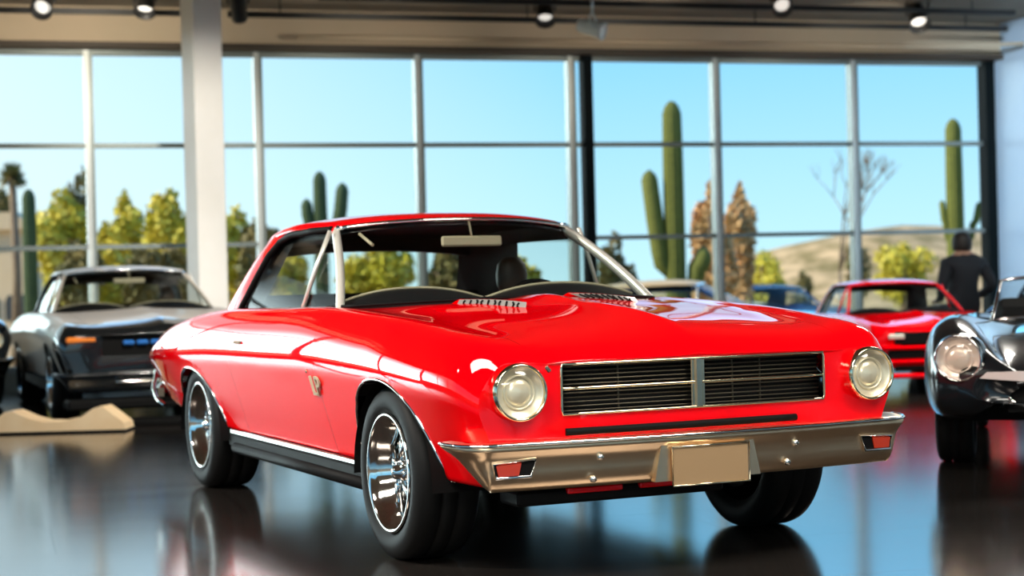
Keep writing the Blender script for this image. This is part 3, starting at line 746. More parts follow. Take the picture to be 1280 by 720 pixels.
def spot(px,py,d,label,mt='track',s=1.5,yaw=0.,tilt=.9):
    x=(px-640)/2170*d; z=1.064+(351-.0258*(px-640)-py)/2170*d
    r=empty('track_spotlight',label,'spotlight','track spotlights',(x,d,z),yaw,s)
    R=Matrix.Rotation(tilt,3,'X')
    c=MB(); c.lathe([(.001,-.13),(.045,-.13),(.055,-.11),(.06,.06),(.075,.10),(.07,.10),(.055,.06),(.05,.03),(.001,.03)],20,'z'); c.V=[tuple(R@Vector(v)) for v in c.V]; c.build('lamp_head',mt,r)
    c=MB(); c.lathe([(.052,.045),(.03,.055),(.001,.058)],16,'z'); c.V=[tuple(R@Vector(v)) for v in c.V]; c.build('lamp_lens','lampglow',r)
    c=MB(); c.tube([(.07,0,0),(.075,0,.09),(.0,0,.13),(-.075,0,.09),(-.07,0,0)],.008,6); c.tube([(0,0,.12),(0,0,(HC-z)/s)],.012,6); c.build('yoke',mt,r)
spot(65,4,17.3,'black track spotlight at top left corner',tilt=2.2)
spot(192,2,17.8,'black track spotlight just left of the white column',tilt=2.6)
spot(307,5,18,'black track spotlight just right of the white column',tilt=.6)
spot(690,14,18.8,'black track spotlight above the dark steel post',tilt=2.5)
spot(749,36,18.6,'white hanging spotlight under the ceiling, right of the dark steel post','track_white',1.3,tilt=1.9,yaw=1.2)
spot(985,2,18.5,'black track spotlight above the third cactus window',tilt=2.2)
spot(1155,20,20.0,'black track spotlight near right end of the track',s=1.7,tilt=2.4)

# ================================================================== OTHER CARS
def bg_car(name,label,cat,x,y,yaw,sc,paint,front='bar',roofm=None,pillar=None,nose=None,lights='reflector',nu=170,nv=44,full=False,grp=None,nosex=.3,z=0):
    r=car_root(name,label,cat,x,y,yaw,sc,grp); r.location.z=z
    b=Body(COUPE,coupe_sec,coupe_bow,nu,nv,40)
    j0=row_at(b,.785); ja_=row_z(b,.80,0)+1; jh_=row_at(b,.70,0.)
    aF=arF[:5]+(ja_,);aR=arR[:5]+(ja_,)
    bm=(paint,'blackpaint') 
    names={'body':('body_shell',([paint,nose],nosex) if nose else paint),'hood':('hood',([paint,nose],nosex) if nose else paint),'door':('door',paint)}
    ob,tr,_=build_body(b,[aF,aR],(-3.04,-.87,j0),[(-2.06,-.72,2)],(-.80,.735,jh_),names,r)
    wheel_well(r,aF,.60,.90);wheel_well(r,aR,.60,.90)
    fascia(b,r,nose or paint,rect_hole(.552,.588,.768,0,XG,.665),0,steps=5)
    greenhouse(r,paint,pillar or paint,roof_mat=roofm,trim=paint if front=='sport' else 'chrome')
    interior(r,full)
    for xx in(0,-2.865):
        for s in(-1,1): make_wheel(r,xx,s*.79,s,res=32)
    m=MB(); m.box((-1.4,0,.30),(2.2,1.6,.06)); m.box((.12,0,.56),(1.2,1.1,.44)); m.box((-3.3,0,.55),(1.3,1.1,.35)); m.box((-1.35,.86,.29),(2.1,.08,.09)); m.box((-1.35,-.86,.29),(2.1,.08,.09)); m.build('underbody','black',r)
    m=MB(); m.prism([(-.82,.54),(.82,.54),(.82,.66),(-.82,.66)],-4.16,-4.08,'x'); m.build('tail_panel',paint,r)
    if front=='bar':
        m=MB(); m.box((.74,0,.678),(.06,1.12,.20)); m.build('grille_back','black',r)
        m=MB(); 
        for i in range(6): m.tube([(XG(y)-.01,y,.606+.029*i) for y in np.linspace(-.54,.54,7)],.005,6)
        m.build('grille_bars','chrome',r)
        m=MB(); m.grid(rows[::4]); m.build('front_bumper','chrome',r)
        for yy in(-.73,.73): make_headlight(r,(.842,yy,.677),.095,refl=lights)
    return r,ob
gray,_=bg_car('muscle_car','grey coupe with black front end and chrome wheels, parked left behind the red car','car',-3.12,14.9,.37,.92,'silver',front='none',nose='blackpaint',full=True,nosex=.52)
m=MB(); m.box((.76,0,.678),(.06,1.12,.18)); m.build('grille_back','black',gray)
m=MB(); m.box((.81,-.73,.735),(.05,.26,.055),.015); m.build('turn_signal','orange',gray)
m=MB()
for y in(-.32,-.20,-.08): m.box((.825,y,.70),(.03,.10,.045),.012)
m.build('driving_light','bluelens',gray)
m=MB(); m.grid(rows[::4]-np.array([.02,0,.06])); m.build('front_bumper','blackpaint',gray)
m=MB(); m.tube([(.90,y,.36) for y in np.linspace(-.45,.1,8)],.012,8); m.build('lower_chrome_strip','chrome',gray)
m=MB(); m.box((.80,0,.17),(.35,1.75,.09),.02); m.build('front_spoiler','black',gray)
# red sports car behind, right
sred,_=bg_car('sports_car','small bright red sports coupe with black barred nose in the right background','car',3.66,15.4,.06,.70,'red',front='sport')
m=MB(); m.box((.82,0,.70),(.04,1.30,.17),.03); m.build('upper_grille','black',sred)
m=MB(); m.box((.845,-.05,.70),(.02,.34,.05),.01); m.build('nose_bar','chrome',sred)
m=MB(); m.box((.83,0,.50),(.05,1.46,.11),.02); m.box((.83,0,.33),(.05,1.3,.07),.02); m.build('lower_grille','black',sred)
m=MB(); m.box((.86,0,.585),(.06,1.62,.045),.02); m.box((.86,0,.415),(.06,1.55,.04),.018); m.box((.84,0,.24),(.12,1.55,.06),.02); m.build('bumper_bars','red',sred)
m=MB(); m.box((.85,-.62,.72),(.02,.2,.06),.01); m.box((.85,.62,.72),(.02,.2,.06),.01); m.build('headlight','reflector',sred)
bc=[('muscle_car','dark blue coupe outdoors, seen above the hood of the big red car',5.75,33.5,.35,1.0,'blue',None,-.56),
    ('convertible_car','car with tan soft top outdoors, below the tallest cactus',4.15,24.3,1.45,1.12,'darkblue','tan',-.56),
    ('muscle_car','white coupe outdoors between the tan-topped car and the blue car',4.9,39.0,.5,1.05,'white',None,-.56),
    ('muscle_car','navy car at the right edge behind the black roadster',5.35,16.6,-.45,.80,'darkblue',None,0),
    ('muscle_car','black coupe cut off by the left edge of the photo',-5.7,16.2,.45,.95,'blackpaint',None,0)]
for nm,lb,x,y,yw,sc,pt,rf,zz_ in bc:
    bg_car(nm,lb,'car',x,y,yw,sc,pt,roofm=rf,nu=130,nv=36,z=zz_)

# ---- black roadster, right
#      x     zb   W     zs   zh   zc
ROAD=[(-3.6,.42,.60,.62,.60,.60),(-3.4,.36,.74,.72,.70,.70),(-3.0,.30,.82,.80,.76,.76),(-2.4,.28,.85,.86,.80,.80),(-1.7,.27,.82,.82,.80,.82),(-1.0,.27,.80,.82,.82,.86),
      (-.5,.27,.82,.87,.82,.87),(0,.27,.86,.91,.79,.84),(.3,.27,.86,.90,.75,.80),(.5,.29,.84,.86,.70,.74),(.65,.32,.81,.80,.65,.69),(.74,.35,.77,.74,.61,.64),(.80,.39,.71,.68,.57,.60),(.83,.43,.64,.62,.55,.57)]
def road_sec(x,zb,W,zs,zh,zc):
    h=zs-zb
    return [(W-.22,zb),(W-.12,zb+.0),(W-.04,zb+.08*h),(W,zb+.25*h),(W+.01,zb+.5*h),(W,zb+.7*h),(W-.03,zb+.88*h),(W-.10,zs-.02),(W-.17,zs+.005),(W-.25,zs-.01),(W-.33,(zs*.6+zh*.4)),(W-.42,zh+.01),(.36,zh),(.28,zh+.3*(zc-zh)),(.15,zc),(0,zc)]
roads=car_root('roadster_car','glossy black roadster with round headlight and rounded fenders at the right edge','car',3.05,9.45,-.30,.90)
rb=Body(ROAD,road_sec,lambda x,y:np.interp(x,[-3.6,-3,0,.83],[-.12,0,0,.13])*np.clip(1-(y/.7)**2,0,1),200,56,40)
aF=(.0,.28,.37,.36,2.2,row_z(rb,.72,0)); aR=(-2.4,.28,.37,.36,2.2,row_z(rb,.72,-2.4))
jc=next(j for j in range(10,56) if rb.G[100,j,1]<.60 and rb.G[100,j,2]>.6)
ob,tr,_=build_body(rb,[aF,aR],(-2.0,-.95,jc),[],None,{'body':('body_shell','blackpaint')},roads)
def mouth(outer):
    res=[]
    for p in outer:
        a=math.atan2((p[2]-.50)/.16,p[1]/.62); res.append((.95-.06*abs(math.cos(a)),.36*math.cos(a),.46+.085*math.sin(a)))
    return np.array(res)
fascia(rb,roads,'blackpaint',mouth,0,bulge=.03,steps=8)
m=MB(); m.tube([(.955-.06*abs(math.cos(a)),.36*math.cos(a),.46+.085*math.sin(a)) for a in np.linspace(PI,2*PI,25)],.009,8); m.build('grille_molding','chrome',roads)
m=MB(); m.box((.84,0,.47),(.04,.74,.2)); m.build('grille_back','black',roads)
for s in(-1,1):
    hl=make_headlight(roads,(.845,s*.635,.675),.134,refl='pinkwhite',bez='chrome',tilt=s*.18)
    m=MB(); m.lathe([(.001,-.40),(.07,-.38),(.125,-.22),(.142,-.10),(.144,-.01),(.134,.01)],32,'x'); m.build('headlight_pod','blackpaint',hl)
    m=MB(); P=[(.93,s*.48,.60),(.955,s*.30,.605),(.965,s*.10,.60),(.965,s*.10,.555),(.955,s*.30,.55),(.925,s*.52,.565)]
    m.add(P+[(a-.03,b,c_) for a,b,c_ in P],[(0,1,4,5)[::s],(1,2,3,4)[::s]]+[(i,(i+1)%6,6+(i+1)%6,6+i) for i in range(6)]); m.build('nose_reflection','pinkwhite',roads)  # pale patch standing in for the white reflection across the nose
    for xx in(0,-2.4): make_wheel(roads,xx,s*.70,s,R=.33,w=.22,res=32)
    m=MB(); m.tube([(.99,s*.18,.36),(.985,s*.26,.36)],.012,8); m.build('tow_eye','chrome',roads)
wheel_well(roads,aF,.5,.8); wheel_well(roads,aR,.5,.8)
m=MB(); m.box((-1.2,0,.3),(2.6,1.1,.08)); m.box((.2,0,.5),(1.0,.8,.3)); m.box((-1.45,0,.5),(1.0,1.1,.3)); m.build('underbody','black',roads)
ws=[];T=np.linspace(-1,1,15)
lo=np.c_[-.80+.12*(1-T**2),.50*T,.84+.03*(1-T**2)]; hi=np.c_[-1.0+.10*(1-T**2),.44*T,1.10+.03*(1-T**2)]
MB().grid(np.array([lo*(1-q)+hi*q for q in np.linspace(0,1,5)])).build('windshield','carglass',roads)
m=MB(); m.tube([tuple(p) for p in lo]+[tuple(p) for p in hi[::-1]],.012,8,closed=True); m.build('windshield_frame','chrome',roads)
for y in(-.3,.3):
    m=MB(); m.box((-1.75,y,.72),(.14,.42,.5),.06); m.box((-1.5,y,.5),(.45,.42,.14),.05); m.build('seat','interior',roads)
m=MB(); m.tube([Vector((-1.15,.3,.84))+Vector((0,math.cos(t),0))*.17+Vector((-.3,0,.95))*.17*math.sin(t) for t in np.linspace(0,2*PI,30)[:-1]],.01,8,closed=True); m.build('steering_wheel','black',roads)

# ================================================================== LOW BOARD IN FRONT OF GREY CAR
bd=13.3
def bx(px): return (px-640)/2170*bd
poly=[(bx(-2),.0),(bx(158),.0),(bx(156),.05),(bx(148),.09),(bx(130),.175),(bx(118),.165),(bx(100),.09),(bx(75),.065),(bx(55),.07),(bx(38),.10),(bx(18),.155),(bx(8),.15),(bx(-2),.10)]
m=MB(); m.prism([(a,b+.015) for a,b in poly],bd-.15,bd+.15,'y')
o=m.build('display_board','board'); tag(o,'low tan board with upturned ends lying in front of the grey coupe','board')
m=MB(); m.box((bx(78),bd,.0075),(bx(160)-bx(-4),.42,.015)); m.build('board_base','black',o)
m=MB(); m.box((bx(150),bd+.55,.02),(bx(255)-bx(95),.45,.04),.008); tag(m.build('floor_shade_slab','black'),'flat black slab standing for the dark shade on the floor below the nose of the grey coupe','shadow')  # black slab laid in place of the car's shade on the floor

# ================================================================== PERSON (seated on a stool, seen from behind)
px_,py_=4.72,18.2
def skinned(name,verts,edges,rad,root,mat_,parent,sub=2,**k):
    me=bpy.data.meshes.new(name); me.from_pydata(verts,edges,[]); o=bpy.data.objects.new(name,me); COL.objects.link(o)
    sm=o.modifiers.new('s','SKIN'); sm.use_smooth_shade=True
    for i,r in enumerate(rad): me.skin_vertices[0].data[i].radius=(r,r) if not isinstance(r,tuple) else r
    me.skin_vertices[0].data[root].use_root=True
    ss=o.modifiers.new('u','SUBSURF'); ss.levels=sub; ss.render_levels=sub
    dg=bpy.context.evaluated_depsgraph_get(); m2=bpy.data.meshes.new_from_object(o.evaluated_get(dg)); bpy.data.objects.remove(o)
    return m2
V_=[(0,0,.62),(0,.0,.80),(0,.02,1.0),(0,.03,1.10),(0,.02,1.19),(0,0,1.26),(0,.0,1.33),   # pelvis..head
    (-.17,.03,1.08),(-.27,.10,.86),(-.20,-.12,.72),          # left arm bent outwards
    (.17,.03,1.08),(.24,.06,.86),(.16,-.12,.72),
    (-.10,-.02,.60),(-.15,-.42,.60),(-.15,-.46,.10),(-.15,-.58,.05),
    (.10,-.02,.60),(.15,-.42,.60),(.15,-.46,.10),(.15,-.58,.05)]
E_=[(0,1),(1,2),(2,3),(3,4),(4,5),(5,6),(3,7),(7,8),(8,9),(3,10),(10,11),(11,12),(0,13),(13,14),(14,15),(15,16),(0,17),(17,18),(18,19),(19,20)]
Rr=[.15,.14,.165,.13,.058,.085,.075,.075,.055,.036,.075,.055,.036,.09,.068,.048,.04,.09,.068,.048,.04]
for wi,sx in((9,-1),(12,1)):
    wx,wy,wz=V_[wi]
    for f in range(4):
        b=len(V_); ox=(f-1.5)*.019
        V_+=[(wx+ox,wy-.07,wz-.005),(wx+ox*1.1,wy-.10-.006*(1.5-abs(f-1.5)),wz-.02),(wx+ox*1.1,wy-.115,wz-.045)]; E_+=[(wi,b),(b,b+1),(b+1,b+2)]; Rr+=[.010,.009,.008]
    b=len(V_); V_+=[(wx-sx*.035,wy-.045,wz-.01),(wx-sx*.045,wy-.075,wz-.03)]; E_+=[(wi,b),(b,b+1)]; Rr+=[.011,.009]
pm=skinned('person',V_,E_,Rr,0,'cloth',None)
pm.materials.append(M['cloth']); pm.materials.append(M['skin'])
for p in pm.polygons:
    c=p.center
    if c.z>1.17 or (c.y<-.17 and .6<c.z<.75 and abs(c.x)>.1 and c.y>-.26 and c.z>.655): p.material_index=1
per=link('person',pm,None,loc=(px_,py_,0),rot=(0,0,PI+.25)); per.scale=(1.12,1.1,1.04)
tag(per,'person in dark clothes seen from behind, left elbow out, in front of the right window','person')
hm=MB(); hm.lathe([(.001,.115),(.05,.105),(.082,.07),(.096,.02),(.094,-.04),(.085,-.075),(.06,-.085)],20,'z',c=(0,.012,1.29)); hm.build('hair','hair',per)
st=empty('stool','black round stool under the seated person','stool',None,(px_,py_,0))
m=MB(); m.lathe([(.001,.0),(.17,.0),(.185,.02),(.18,.05),(.001,.06)],28,'z',c=(0,0,.42)); m.build('seat','black',st)
for a in range(4):
    t=a*PI/2+.5; m=MB(); m.tube([(.10*math.cos(t),.10*math.sin(t),.43),(.20*math.cos(t),.20*math.sin(t),0)],.012,8); m.build('leg','steel',st)

# ================================================================== OUTDOORS
def P2W(px,py,d):      # pixel of the photo at depth d
    X=(px-640)/2170*d; return X,d,1.064+(351-.0258*(px-640)-py)/2170*d
g=MB(); n=70
Gx=np.linspace(-60,70,n); Gy=np.linspace(0,1,50)
rng=np.random.RandomState(3)
def hill(x,y):
    h=0
    for cx,cy,sx,sy,a in((12,64,7,8,2.6),(24,66,9,8,3.0),(-22,80,16,10,2.0),(44,70,12,12,3.0)):
        h+=a*math.exp(-((x-cx)/sx)**2-((y-cy)/sy)**2)
    return h+.12*math.sin(x*.9+y*.4)*math.sin(y*.7) *min(1,max(0,(y-26)/10))
G=[]
for v in np.linspace(0,1,90):
    off=.35+v*v*95; row=[]
    for x in np.linspace(-75,75,110):
        p=W0+wd*(x+3)+wn*off; row.append((p.x,p.y,-.56+hill(p.x,p.y)))
    G.append(row)
o=MB().grid(np.array(G)[:,::-1]).build('desert_ground','scrub'); struct(o)
pl2=pydata('ground_plain',[(-160,-120,-.95),(160,-120,-.95),(160,160,-.95),(-160,160,-.95)],[(0,1,2,3)],'sand',smooth=False); struct(pl2)
def saguaro(label,px,ptop,pbot,wpx,d,arms,mt='cactus',grp='saguaro cacti outside the windows'):
    x,_,zt=P2W(px,ptop,d); r=wpx/2170*d/2; gz=hill(x,d)-.6
    root=empty('saguaro_cactus',label,'cactus',grp,(x,d,gz))
    H=zt-gz
    m=MB(); pr=[(r*.8,0),(r*.95,H*.2),(r,H*.5),(r*.97,H*.8),(r*.9,H-r*1.3),(r*.7,H-r*.6),(r*.35,H-r*.12),(.005,H)]
    m.lathe(pr,72,'z',rib=(.07,15)); m.build('trunk',mt,root)
    for (ax,atop,abase,aw,ajoin) in arms:
        ra=aw/2170*d/2; X=(ax-px)/2170*d; zt_=P2W(ax,atop,d)[2]-gz; zb_=P2W(ax,abase,d)[2]-gz; X2=(ajoin-px)/2170*d
        m=MB(); pts=[(X2*0,0,zb_-.02)] if abs(X)>r*1.2 else []
        pts+= [(X2*.55,0,zb_-.05),(X2*.9,0,zb_+.05),(X2,0,zb_+.25),((X+X2)/2,0,(zb_+zt_)/2),(X,0,zt_-ra*1.2),(X,0,zt_-ra*.5),(X,0,zt_)]
        rr=[ra*.7]*(len(pts)-7)+[ra*.75,ra*.9,ra,ra,ra*.95,ra*.7,ra*.1]
        m.tube(pts,rr,20); m.build('arm',mt,root)
saguaro('tall saguaro cactus with a leaning arm, right of the dark steel post',845,126,350,25,27,[(815,212,335,22,826),(880,308,355,24,872)])
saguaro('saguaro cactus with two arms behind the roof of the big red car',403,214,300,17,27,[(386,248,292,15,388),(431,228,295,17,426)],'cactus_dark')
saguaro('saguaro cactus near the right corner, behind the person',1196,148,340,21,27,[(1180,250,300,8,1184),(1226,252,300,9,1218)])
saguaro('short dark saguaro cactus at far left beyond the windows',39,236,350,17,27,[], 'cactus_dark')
def tree(name,label,cat,px,ptop,pbase,wpx,d,mt,n=1500,shape=1.,grp=None,leaf=.075,zsq=.9):
    n=int(n*1.6)
    x,_,zt=P2W(px,ptop,d); gz=hill(x,d)-.6; zb=max(P2W(px,pbase+45,d)[2],gz+.05); r=wpx/2170*d/2
    root=empty(name,label,cat,grp,(x,d,gz)); H=zt-gz
    m=MB()
    for k in range(3):
        a=random.uniform(0,6.28); m.tube([(0,0,0),(r*.15*math.cos(a),r*.15*math.sin(a),H*.4),(r*.45*math.cos(a),r*.45*math.sin(a),H*.8)],[.07,.05,.02],8)
    m.build('trunk','bark',root)
    rs=np.random.RandomState(int(px)+int(d)); lobes=[]
    z0=zb-gz; hh=(H-z0)/2
    for k in range(9):
        a=rs.uniform(0,6.28); q=rs.uniform(.2,.62); zc_=z0+hh*rs.uniform(.45,1.5); lobes.append((r*q*math.cos(a),r*q*math.sin(a),zc_,r*rs.uniform(.32,.5),hh*rs.uniform(.35,.5)))
    lobes.append((0,0,z0+hh*1.45,r*.32,hh*.55)); lobes.append((0,0,z0+hh*.7,r*.6,hh*.7))
    V=[];F=[]
    for k in range(n):
        L=lobes[rs.randint(len(lobes))]; v=rs.normal(size=3); v/=np.linalg.norm(v); q=rs.uniform(.55,1.)
        c=np.array([L[0]+v[0]*L[3]*q,L[1]+v[1]*L[3]*q,L[2]+v[2]*L[4]*q]); 
        e1=rs.normal(size=3);e1/=np.linalg.norm(e1);e2=np.cross(e1,rs.normal(size=3));e2/=np.linalg.norm(e2); s_=leaf*rs.uniform(.6,1.4)
        b=len(V); V+=[c-e1*s_,c+e2*s_*.5,c+e1*s_,c-e2*s_*.5]; F.append((b,b+1,b+2,b+3))
    o=pydata('foliage',V,F,mt,root,smooth=False); return root
TG='desert trees outside the windows'
tree('desert_tree','yellow-green tree in the leftmost window right of the dark cactus',  'tree',80,232,345,100,30,'leaf',2600,grp=TG)
tree('desert_tree','tall thin olive tree behind the leftmost window upright','tree',106,205,330,55,34,'leaf_dark',900,grp=TG,leaf=.09)
tree('desert_tree','yellow-green tree in the second window from the left','tree',158,236,345,80,30,'leaf',2200,grp=TG)
tree('desert_tree','tall yellow-green tree directly left of the white column','tree',217,232,345,75,29,'leaf',2200,grp=TG)
tree('desert_tree','yellow-green tree directly right of the white column','tree',300,255,350,85,30,'leaf',2200,grp=TG)
tree('desert_shrub','dark olive shrub right of the white column behind the coupe roof','shrub',322,272,350,70,27,'leaf_dark',1800,grp='shrubs outside the windows')
tree('desert_shrub','dark brown-green shrub left of the white column','shrub',215,305,370,80,26,'leaf_dark',1800,grp='shrubs outside the windows')
tree('desert_shrub','low olive shrub behind the roof of the grey coupe','shrub',140,308,372,90,27,'leaf',1800,grp='shrubs outside the windows')
tree('desert_tree','green tree seen through the cabin of the big red car, left part','tree',475,295,370,110,29,'leaf',2400,grp=TG)
tree('desert_tree','green tree seen through the side window of the big red car','tree',362,305,370,80,29,'leaf',2000,grp=TG)
tree('desert_tree','green tree seen through the middle of the red car windshield','tree',560,300,370,80,25.5,'leaf_dark',2000,grp=TG)
tree('desert_shrub','grey-green shrub beside the dark steel post','shrub',770,288,345,55,34,'leaf_dark',1300,grp='shrubs outside the windows')
tree('desert_tree','rust-coloured tree between the tallest cactus and the next window upright','tree',893,222,345,62,31,'leaf_rust',2600,grp=TG,leaf=.08)
tree('desert_tree','rust-coloured tree right of the window upright, beside the first rust tree','tree',928,226,350,50,33,'leaf_rust',2200,grp=TG,leaf=.08)
tree('desert_shrub','olive desert shrub at the foot of the hill right of the rust trees','shrub',955,310,362,70,43,'leaf',1500,grp='shrubs outside the windows')
tree('desert_shrub','dark shrub on the hillside above the blue car','shrub',1003,338,362,40,46,'leaf_dark',900,grp='shrubs outside the windows')
tree('desert_shrub','yellow-green shrub on the slope behind the red sports coupe','shrub',1130,300,345,90,40,'leaf',1500,grp='shrubs outside the windows')
tree('desert_shrub','small dark shrub right of the rightmost cactus window upright','shrub',1070,296,330,45,44,'leaf_dark',700,grp='shrubs outside the windows')
tree('desert_shrub','wide brown-olive shrub left of the leftmost window upright, behind the grey coupe','shrub',95,300,372,80,25.5,'leaf_dark',1800,grp='shrubs outside the windows')
tree('desert_shrub','brown-olive shrub between the leftmost window upright and the white column','shrub',178,304,372,70,23.8,'leaf_dark',1500,grp='shrubs outside the windows')
tree('desert_tree','pale olive tree between the dark saguaro group and the dark steel post','tree',650,318,372,70,27,'leaf',1500,grp=TG)
# bare tree
x,d,zt=P2W(1050,205,38); gz=hill(x,d)-.6
bt=MB(); rs=random.Random(5)
def br(p,dirv,L,r,dep):
    q=p+dirv*L; bt.tube([p,(p+q)/2+Vector((rs.uniform(-.04,.04),0,0)),q],[r,r*.8,r*.6],5)
    if dep>0:
        for k in range(3):
            nd=(dirv+Vector((rs.uniform(-.6,.6),rs.uniform(-.6,.6),rs.uniform(0,.3)))).normalized(); br(q,nd,L*.68,r*.6,dep-1)
br(Vector((0,0,0)),Vector((0,0,1)),(zt-gz)*.42,.05,4)
tag(bt.build('bare_tree','bark',None,loc=(x,d,gz)),'thin leafless tree in the fifth window on the hillside','tree')
# palm at far left
x,d,zt=P2W(19,215,36); gz=-.6
pr_=empty('palm_tree','small round-headed palm at the left edge beyond the windows','tree',None,(x,d,gz))
m=MB(); m.tube([(0,0,0),(.05,0,(zt-gz)*.5),(0,0,zt-gz-.1)],[.12,.09,.08],10); m.build('trunk','bark',pr_)
V=[];F=[]
for k in range(160):
    a=random.uniform(0,6.28); e=random.uniform(-.6,1.4); L=random.uniform(.25,.42); dr=Vector((math.cos(a)*math.cos(e),math.sin(a)*math.cos(e),math.sin(e))); s_=dr.orthogonal().normalized()*.03; c=Vector((0,0,zt-gz-.15))
    b=len(V); V+=[c,c+dr*L*.6+s_,c+dr*L,c+dr*L*.6-s_]; F.append((b,b+1,b+2,b+3))
pydata('fronds',V,F,'leaf_dark',pr_,smooth=False)
tree('conifer_tree','dark pointed tree at the left edge behind the stucco house','tree',5,235,290,40,44,'leaf_dark',1200,leaf=.12)
# stucco house
hx,hd,hz=P2W(-10,285,40)
hs=empty('house','beige stucco house with dark arched windows at the far left outdoors','house',None,(hx,hd,-.8))
m=MB(); m.box((0,1.5,(hz+.8)/2),(1.75,3,hz+.8)); m.build('wall','house',hs)
m=MB(); m.prism([(-1.05,hz+.75),(1.05,hz+.75),(.6,hz+1.15),(-.6,hz+1.15)],-.2,3.2,'y'); m.build('roof','house',hs)
for xx in(.05,.42,.72):
    m=MB(); m.prism([(xx-.11,1.25),(xx+.11,1.25),(xx+.11,1.7),(xx+.07,1.8),(xx,1.84),(xx-.07,1.8),(xx-.11,1.7)],-.03,.05,'y'); m.build('arched_window','housewin',hs)

# ================================================================== LIGHT, WORLD, CAMERA
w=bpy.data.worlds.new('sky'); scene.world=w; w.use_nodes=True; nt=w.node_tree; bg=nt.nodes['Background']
tc=nt.nodes.new('ShaderNodeTexCoord'); sep=nt.nodes.new('ShaderNodeSeparateXYZ'); nt.links.new(tc.outputs['Generated'],sep.inputs[0])
ramp=nt.nodes.new('ShaderNodeValToRGB'); nt.links.new(sep.outputs['Z'],ramp.inputs['Fac'])
cr=ramp.color_ramp; cr.elements[0].position=0.0; cr.elements[0].color=(.55,.86,.98,1); cr.elements[1].position=.15; cr.elements[1].color=(.22,.62,.96,1)
e=cr.elements.new(.45); e.color=(.10,.36,.85,1)
# haze brighter toward the sun (left)
dot=nt.nodes.new('ShaderNodeVectorMath'); dot.operation='DOT_PRODUCT'; dot.inputs[1].default_value=Vector((-.75,.66,0)).normalized()
nt.links.new(tc.outputs['Generated'],dot.inputs[0])
mr=nt.nodes.new('ShaderNodeMapRange'); mr.inputs['From Min'].default_value=.62; mr.inputs['From Max'].default_value=.90; mr.inputs['To Max'].default_value=.85
nt.links.new(dot.outputs['Value'],mr.inputs['Value'])
mx=nt.nodes.new('ShaderNodeMix'); mx.data_type='RGBA'; mx.inputs[7].default_value=(.86,1.0,1.0,1)
nt.links.new(mr.outputs[0],mx.inputs[0]); nt.links.new(ramp.outputs[0],mx.inputs[6]); 
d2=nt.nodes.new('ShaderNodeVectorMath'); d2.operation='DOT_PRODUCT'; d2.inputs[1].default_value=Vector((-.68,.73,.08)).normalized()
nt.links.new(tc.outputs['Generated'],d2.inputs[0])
def mrange(sock,a,b,c,d):
    q=nt.nodes.new('ShaderNodeMapRange'); q.interpolation_type='SMOOTHSTEP'
    for n_,v_ in zip(('From Min','From Max','To Min','To Max'),(a,b,c,d)): q.inputs[n_].default_value=v_
    nt.links.new(sock,q.inputs['Value']); return q.outputs[0]
def mop(op,a,b):
    q=nt.nodes.new('ShaderNodeMath'); q.operation=op
    for k_,v_ in enumerate((a,b)):
        if hasattr(v_,'links'): nt.links.new(v_,q.inputs[k_])
        else: q.inputs[k_].default_value=v_
    return q.outputs[0]
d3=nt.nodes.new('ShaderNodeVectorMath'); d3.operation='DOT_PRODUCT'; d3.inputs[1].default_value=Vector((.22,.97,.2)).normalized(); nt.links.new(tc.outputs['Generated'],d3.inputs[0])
sky_glow=mop('MULTIPLY',mrange(d2.outputs['Value'],.905,.985,0.,13.),mrange(sep.outputs['Z'],.09,.19,1.,0.))     # added low sky glow, placed for the white reflection on the car side
lift=mop('MULTIPLY',mrange(sep.outputs['Z'],.13,.22,0.,2.2),mrange(d3.outputs['Value'],.80,.97,0.,1.))     # added sky brightness above the visible panes, for blue floor reflections
nt.links.new(mop('ADD',mop('ADD',sky_glow,lift),1.12),bg.inputs['Strength']); nt.links.new(mx.outputs[2],bg.inputs['Color'])
def light(kind,name,loc,target,energy,size=1,size_y=None,color=(1,1,1)):
    l=bpy.data.lights.new(name,kind); l.energy=energy; l.color=color
    if kind=='AREA':
        l.size=size
        if size_y: l.shape='RECTANGLE'; l.size_y=size_y
    if kind=='SUN': l.angle=size
    o=bpy.data.objects.new(name,l); COL.objects.link(o); o.location=loc
    o.rotation_euler=(Vector(target)-Vector(loc)).to_track_quat('-Z','Y').to_euler(); return o
light('SUN','sun',(-20,9.5,12),(0,14,0),6.0,.02,color=(1,.88,.68))
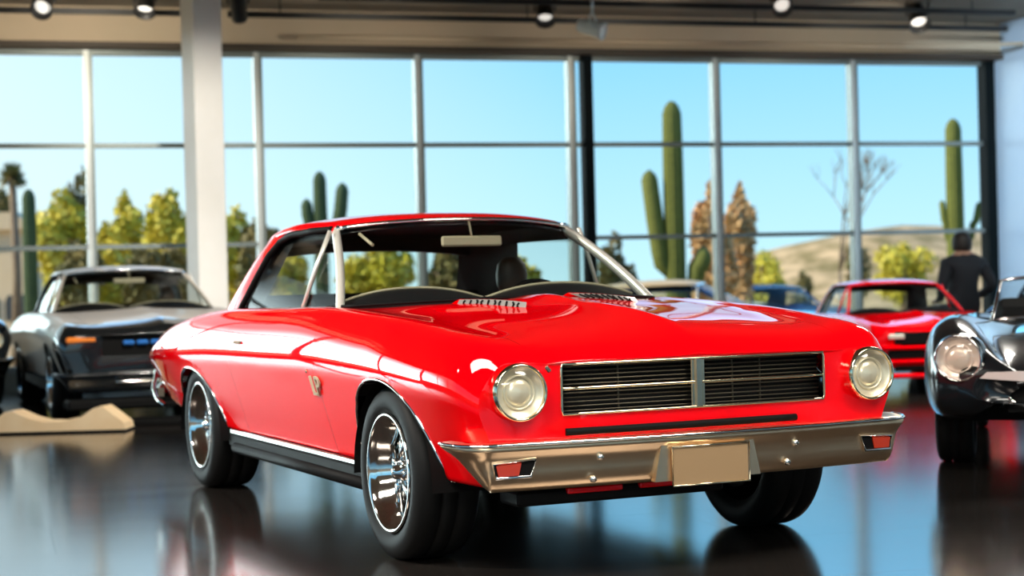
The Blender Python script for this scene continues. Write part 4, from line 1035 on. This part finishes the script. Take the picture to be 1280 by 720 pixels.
# unseen fill lights added under the ceiling to brighten car and room
def fill_panel(x,y,sx,sy,en,col=(1,.95,.86)):
    light('AREA','fill_light',(x,y,HC-.08),(x,y,0),en,sx,sy,col)
fill_panel(-1.5,3.5,2.4,1.2,260); fill_panel(3.0,4.5,2.4,1.2,220);  fill_panel(0,-2,4,1.5,460); fill_panel(4.5,13.5,2,1.2,220)
def spotl(loc,tgt,en,ang,col=(1,.94,.84)):  # added spots without fixtures, brightening car side, column, soffit and wall
    o=light('SPOT','fill_spot',loc,tgt,en,color=col); o.data.spot_size=math.radians(ang); o.data.spot_blend=.8; o.data.shadow_soft_size=.12
spotl((-5.5,6.5,3.95),(-.8,8.2,.5),1900,50); spotl((-1.6,13.0,3.9),(-3.1,17.6,1.9),900,42); spotl((-1.2,11.0,3.9),(-3.0,14.6,.7),1000,55); spotl((4.8,15.5,3.85),(6.9,20.5,2.2),1500,60,(.75,.88,1))
for k_,e_ in((-3,150),(-1.5,150),(0,120),(1.6,45),(3.2,38),(4.8,40)): spotl(wpt(k_,-2.3,3.55),wpt(k_,-.2,3.92),e_,95,(1,.90,.74))
spotl((4.6,12,3.9),(3.6,15.3,.6),350,45)
cam=bpy.data.cameras.new('camera'); co=bpy.data.objects.new('camera',cam); COL.objects.link(co); scene.camera=co
cam.sensor_width=36; cam.lens=2170/1280*36; cam.clip_end=500
cpt,spt=math.cos(-.0041),math.sin(-.0041); fwv=Vector((0,cpt,spt)); upv=Vector((0,-spt,cpt)); rtv=Vector((1,0,0)); al=.0258
Xc=rtv*math.cos(al)-upv*math.sin(al); Yc=rtv*math.sin(al)+upv*math.cos(al); Zc=-fwv
mw=Matrix(((Xc.x,Yc.x,Zc.x,0),(Xc.y,Yc.y,Zc.y,0),(Xc.z,Yc.z,Zc.z,1.064),(0,0,0,1))); co.matrix_world=mw
cam.dof.use_dof=True; cam.dof.focus_distance=6.4; cam.dof.aperture_fstop=2.4
scene.view_settings.view_transform='Standard'; scene.view_settings.look='None'; scene.view_settings.exposure=0.08; scene.view_settings.gamma=1; scene.view_settings.use_curve_mapping=False
scene.cycles.use_denoising=True
scene.cycles.max_bounces=8; scene.cycles.transparent_max_bounces=16; scene.cycles.sample_clamp_indirect=6
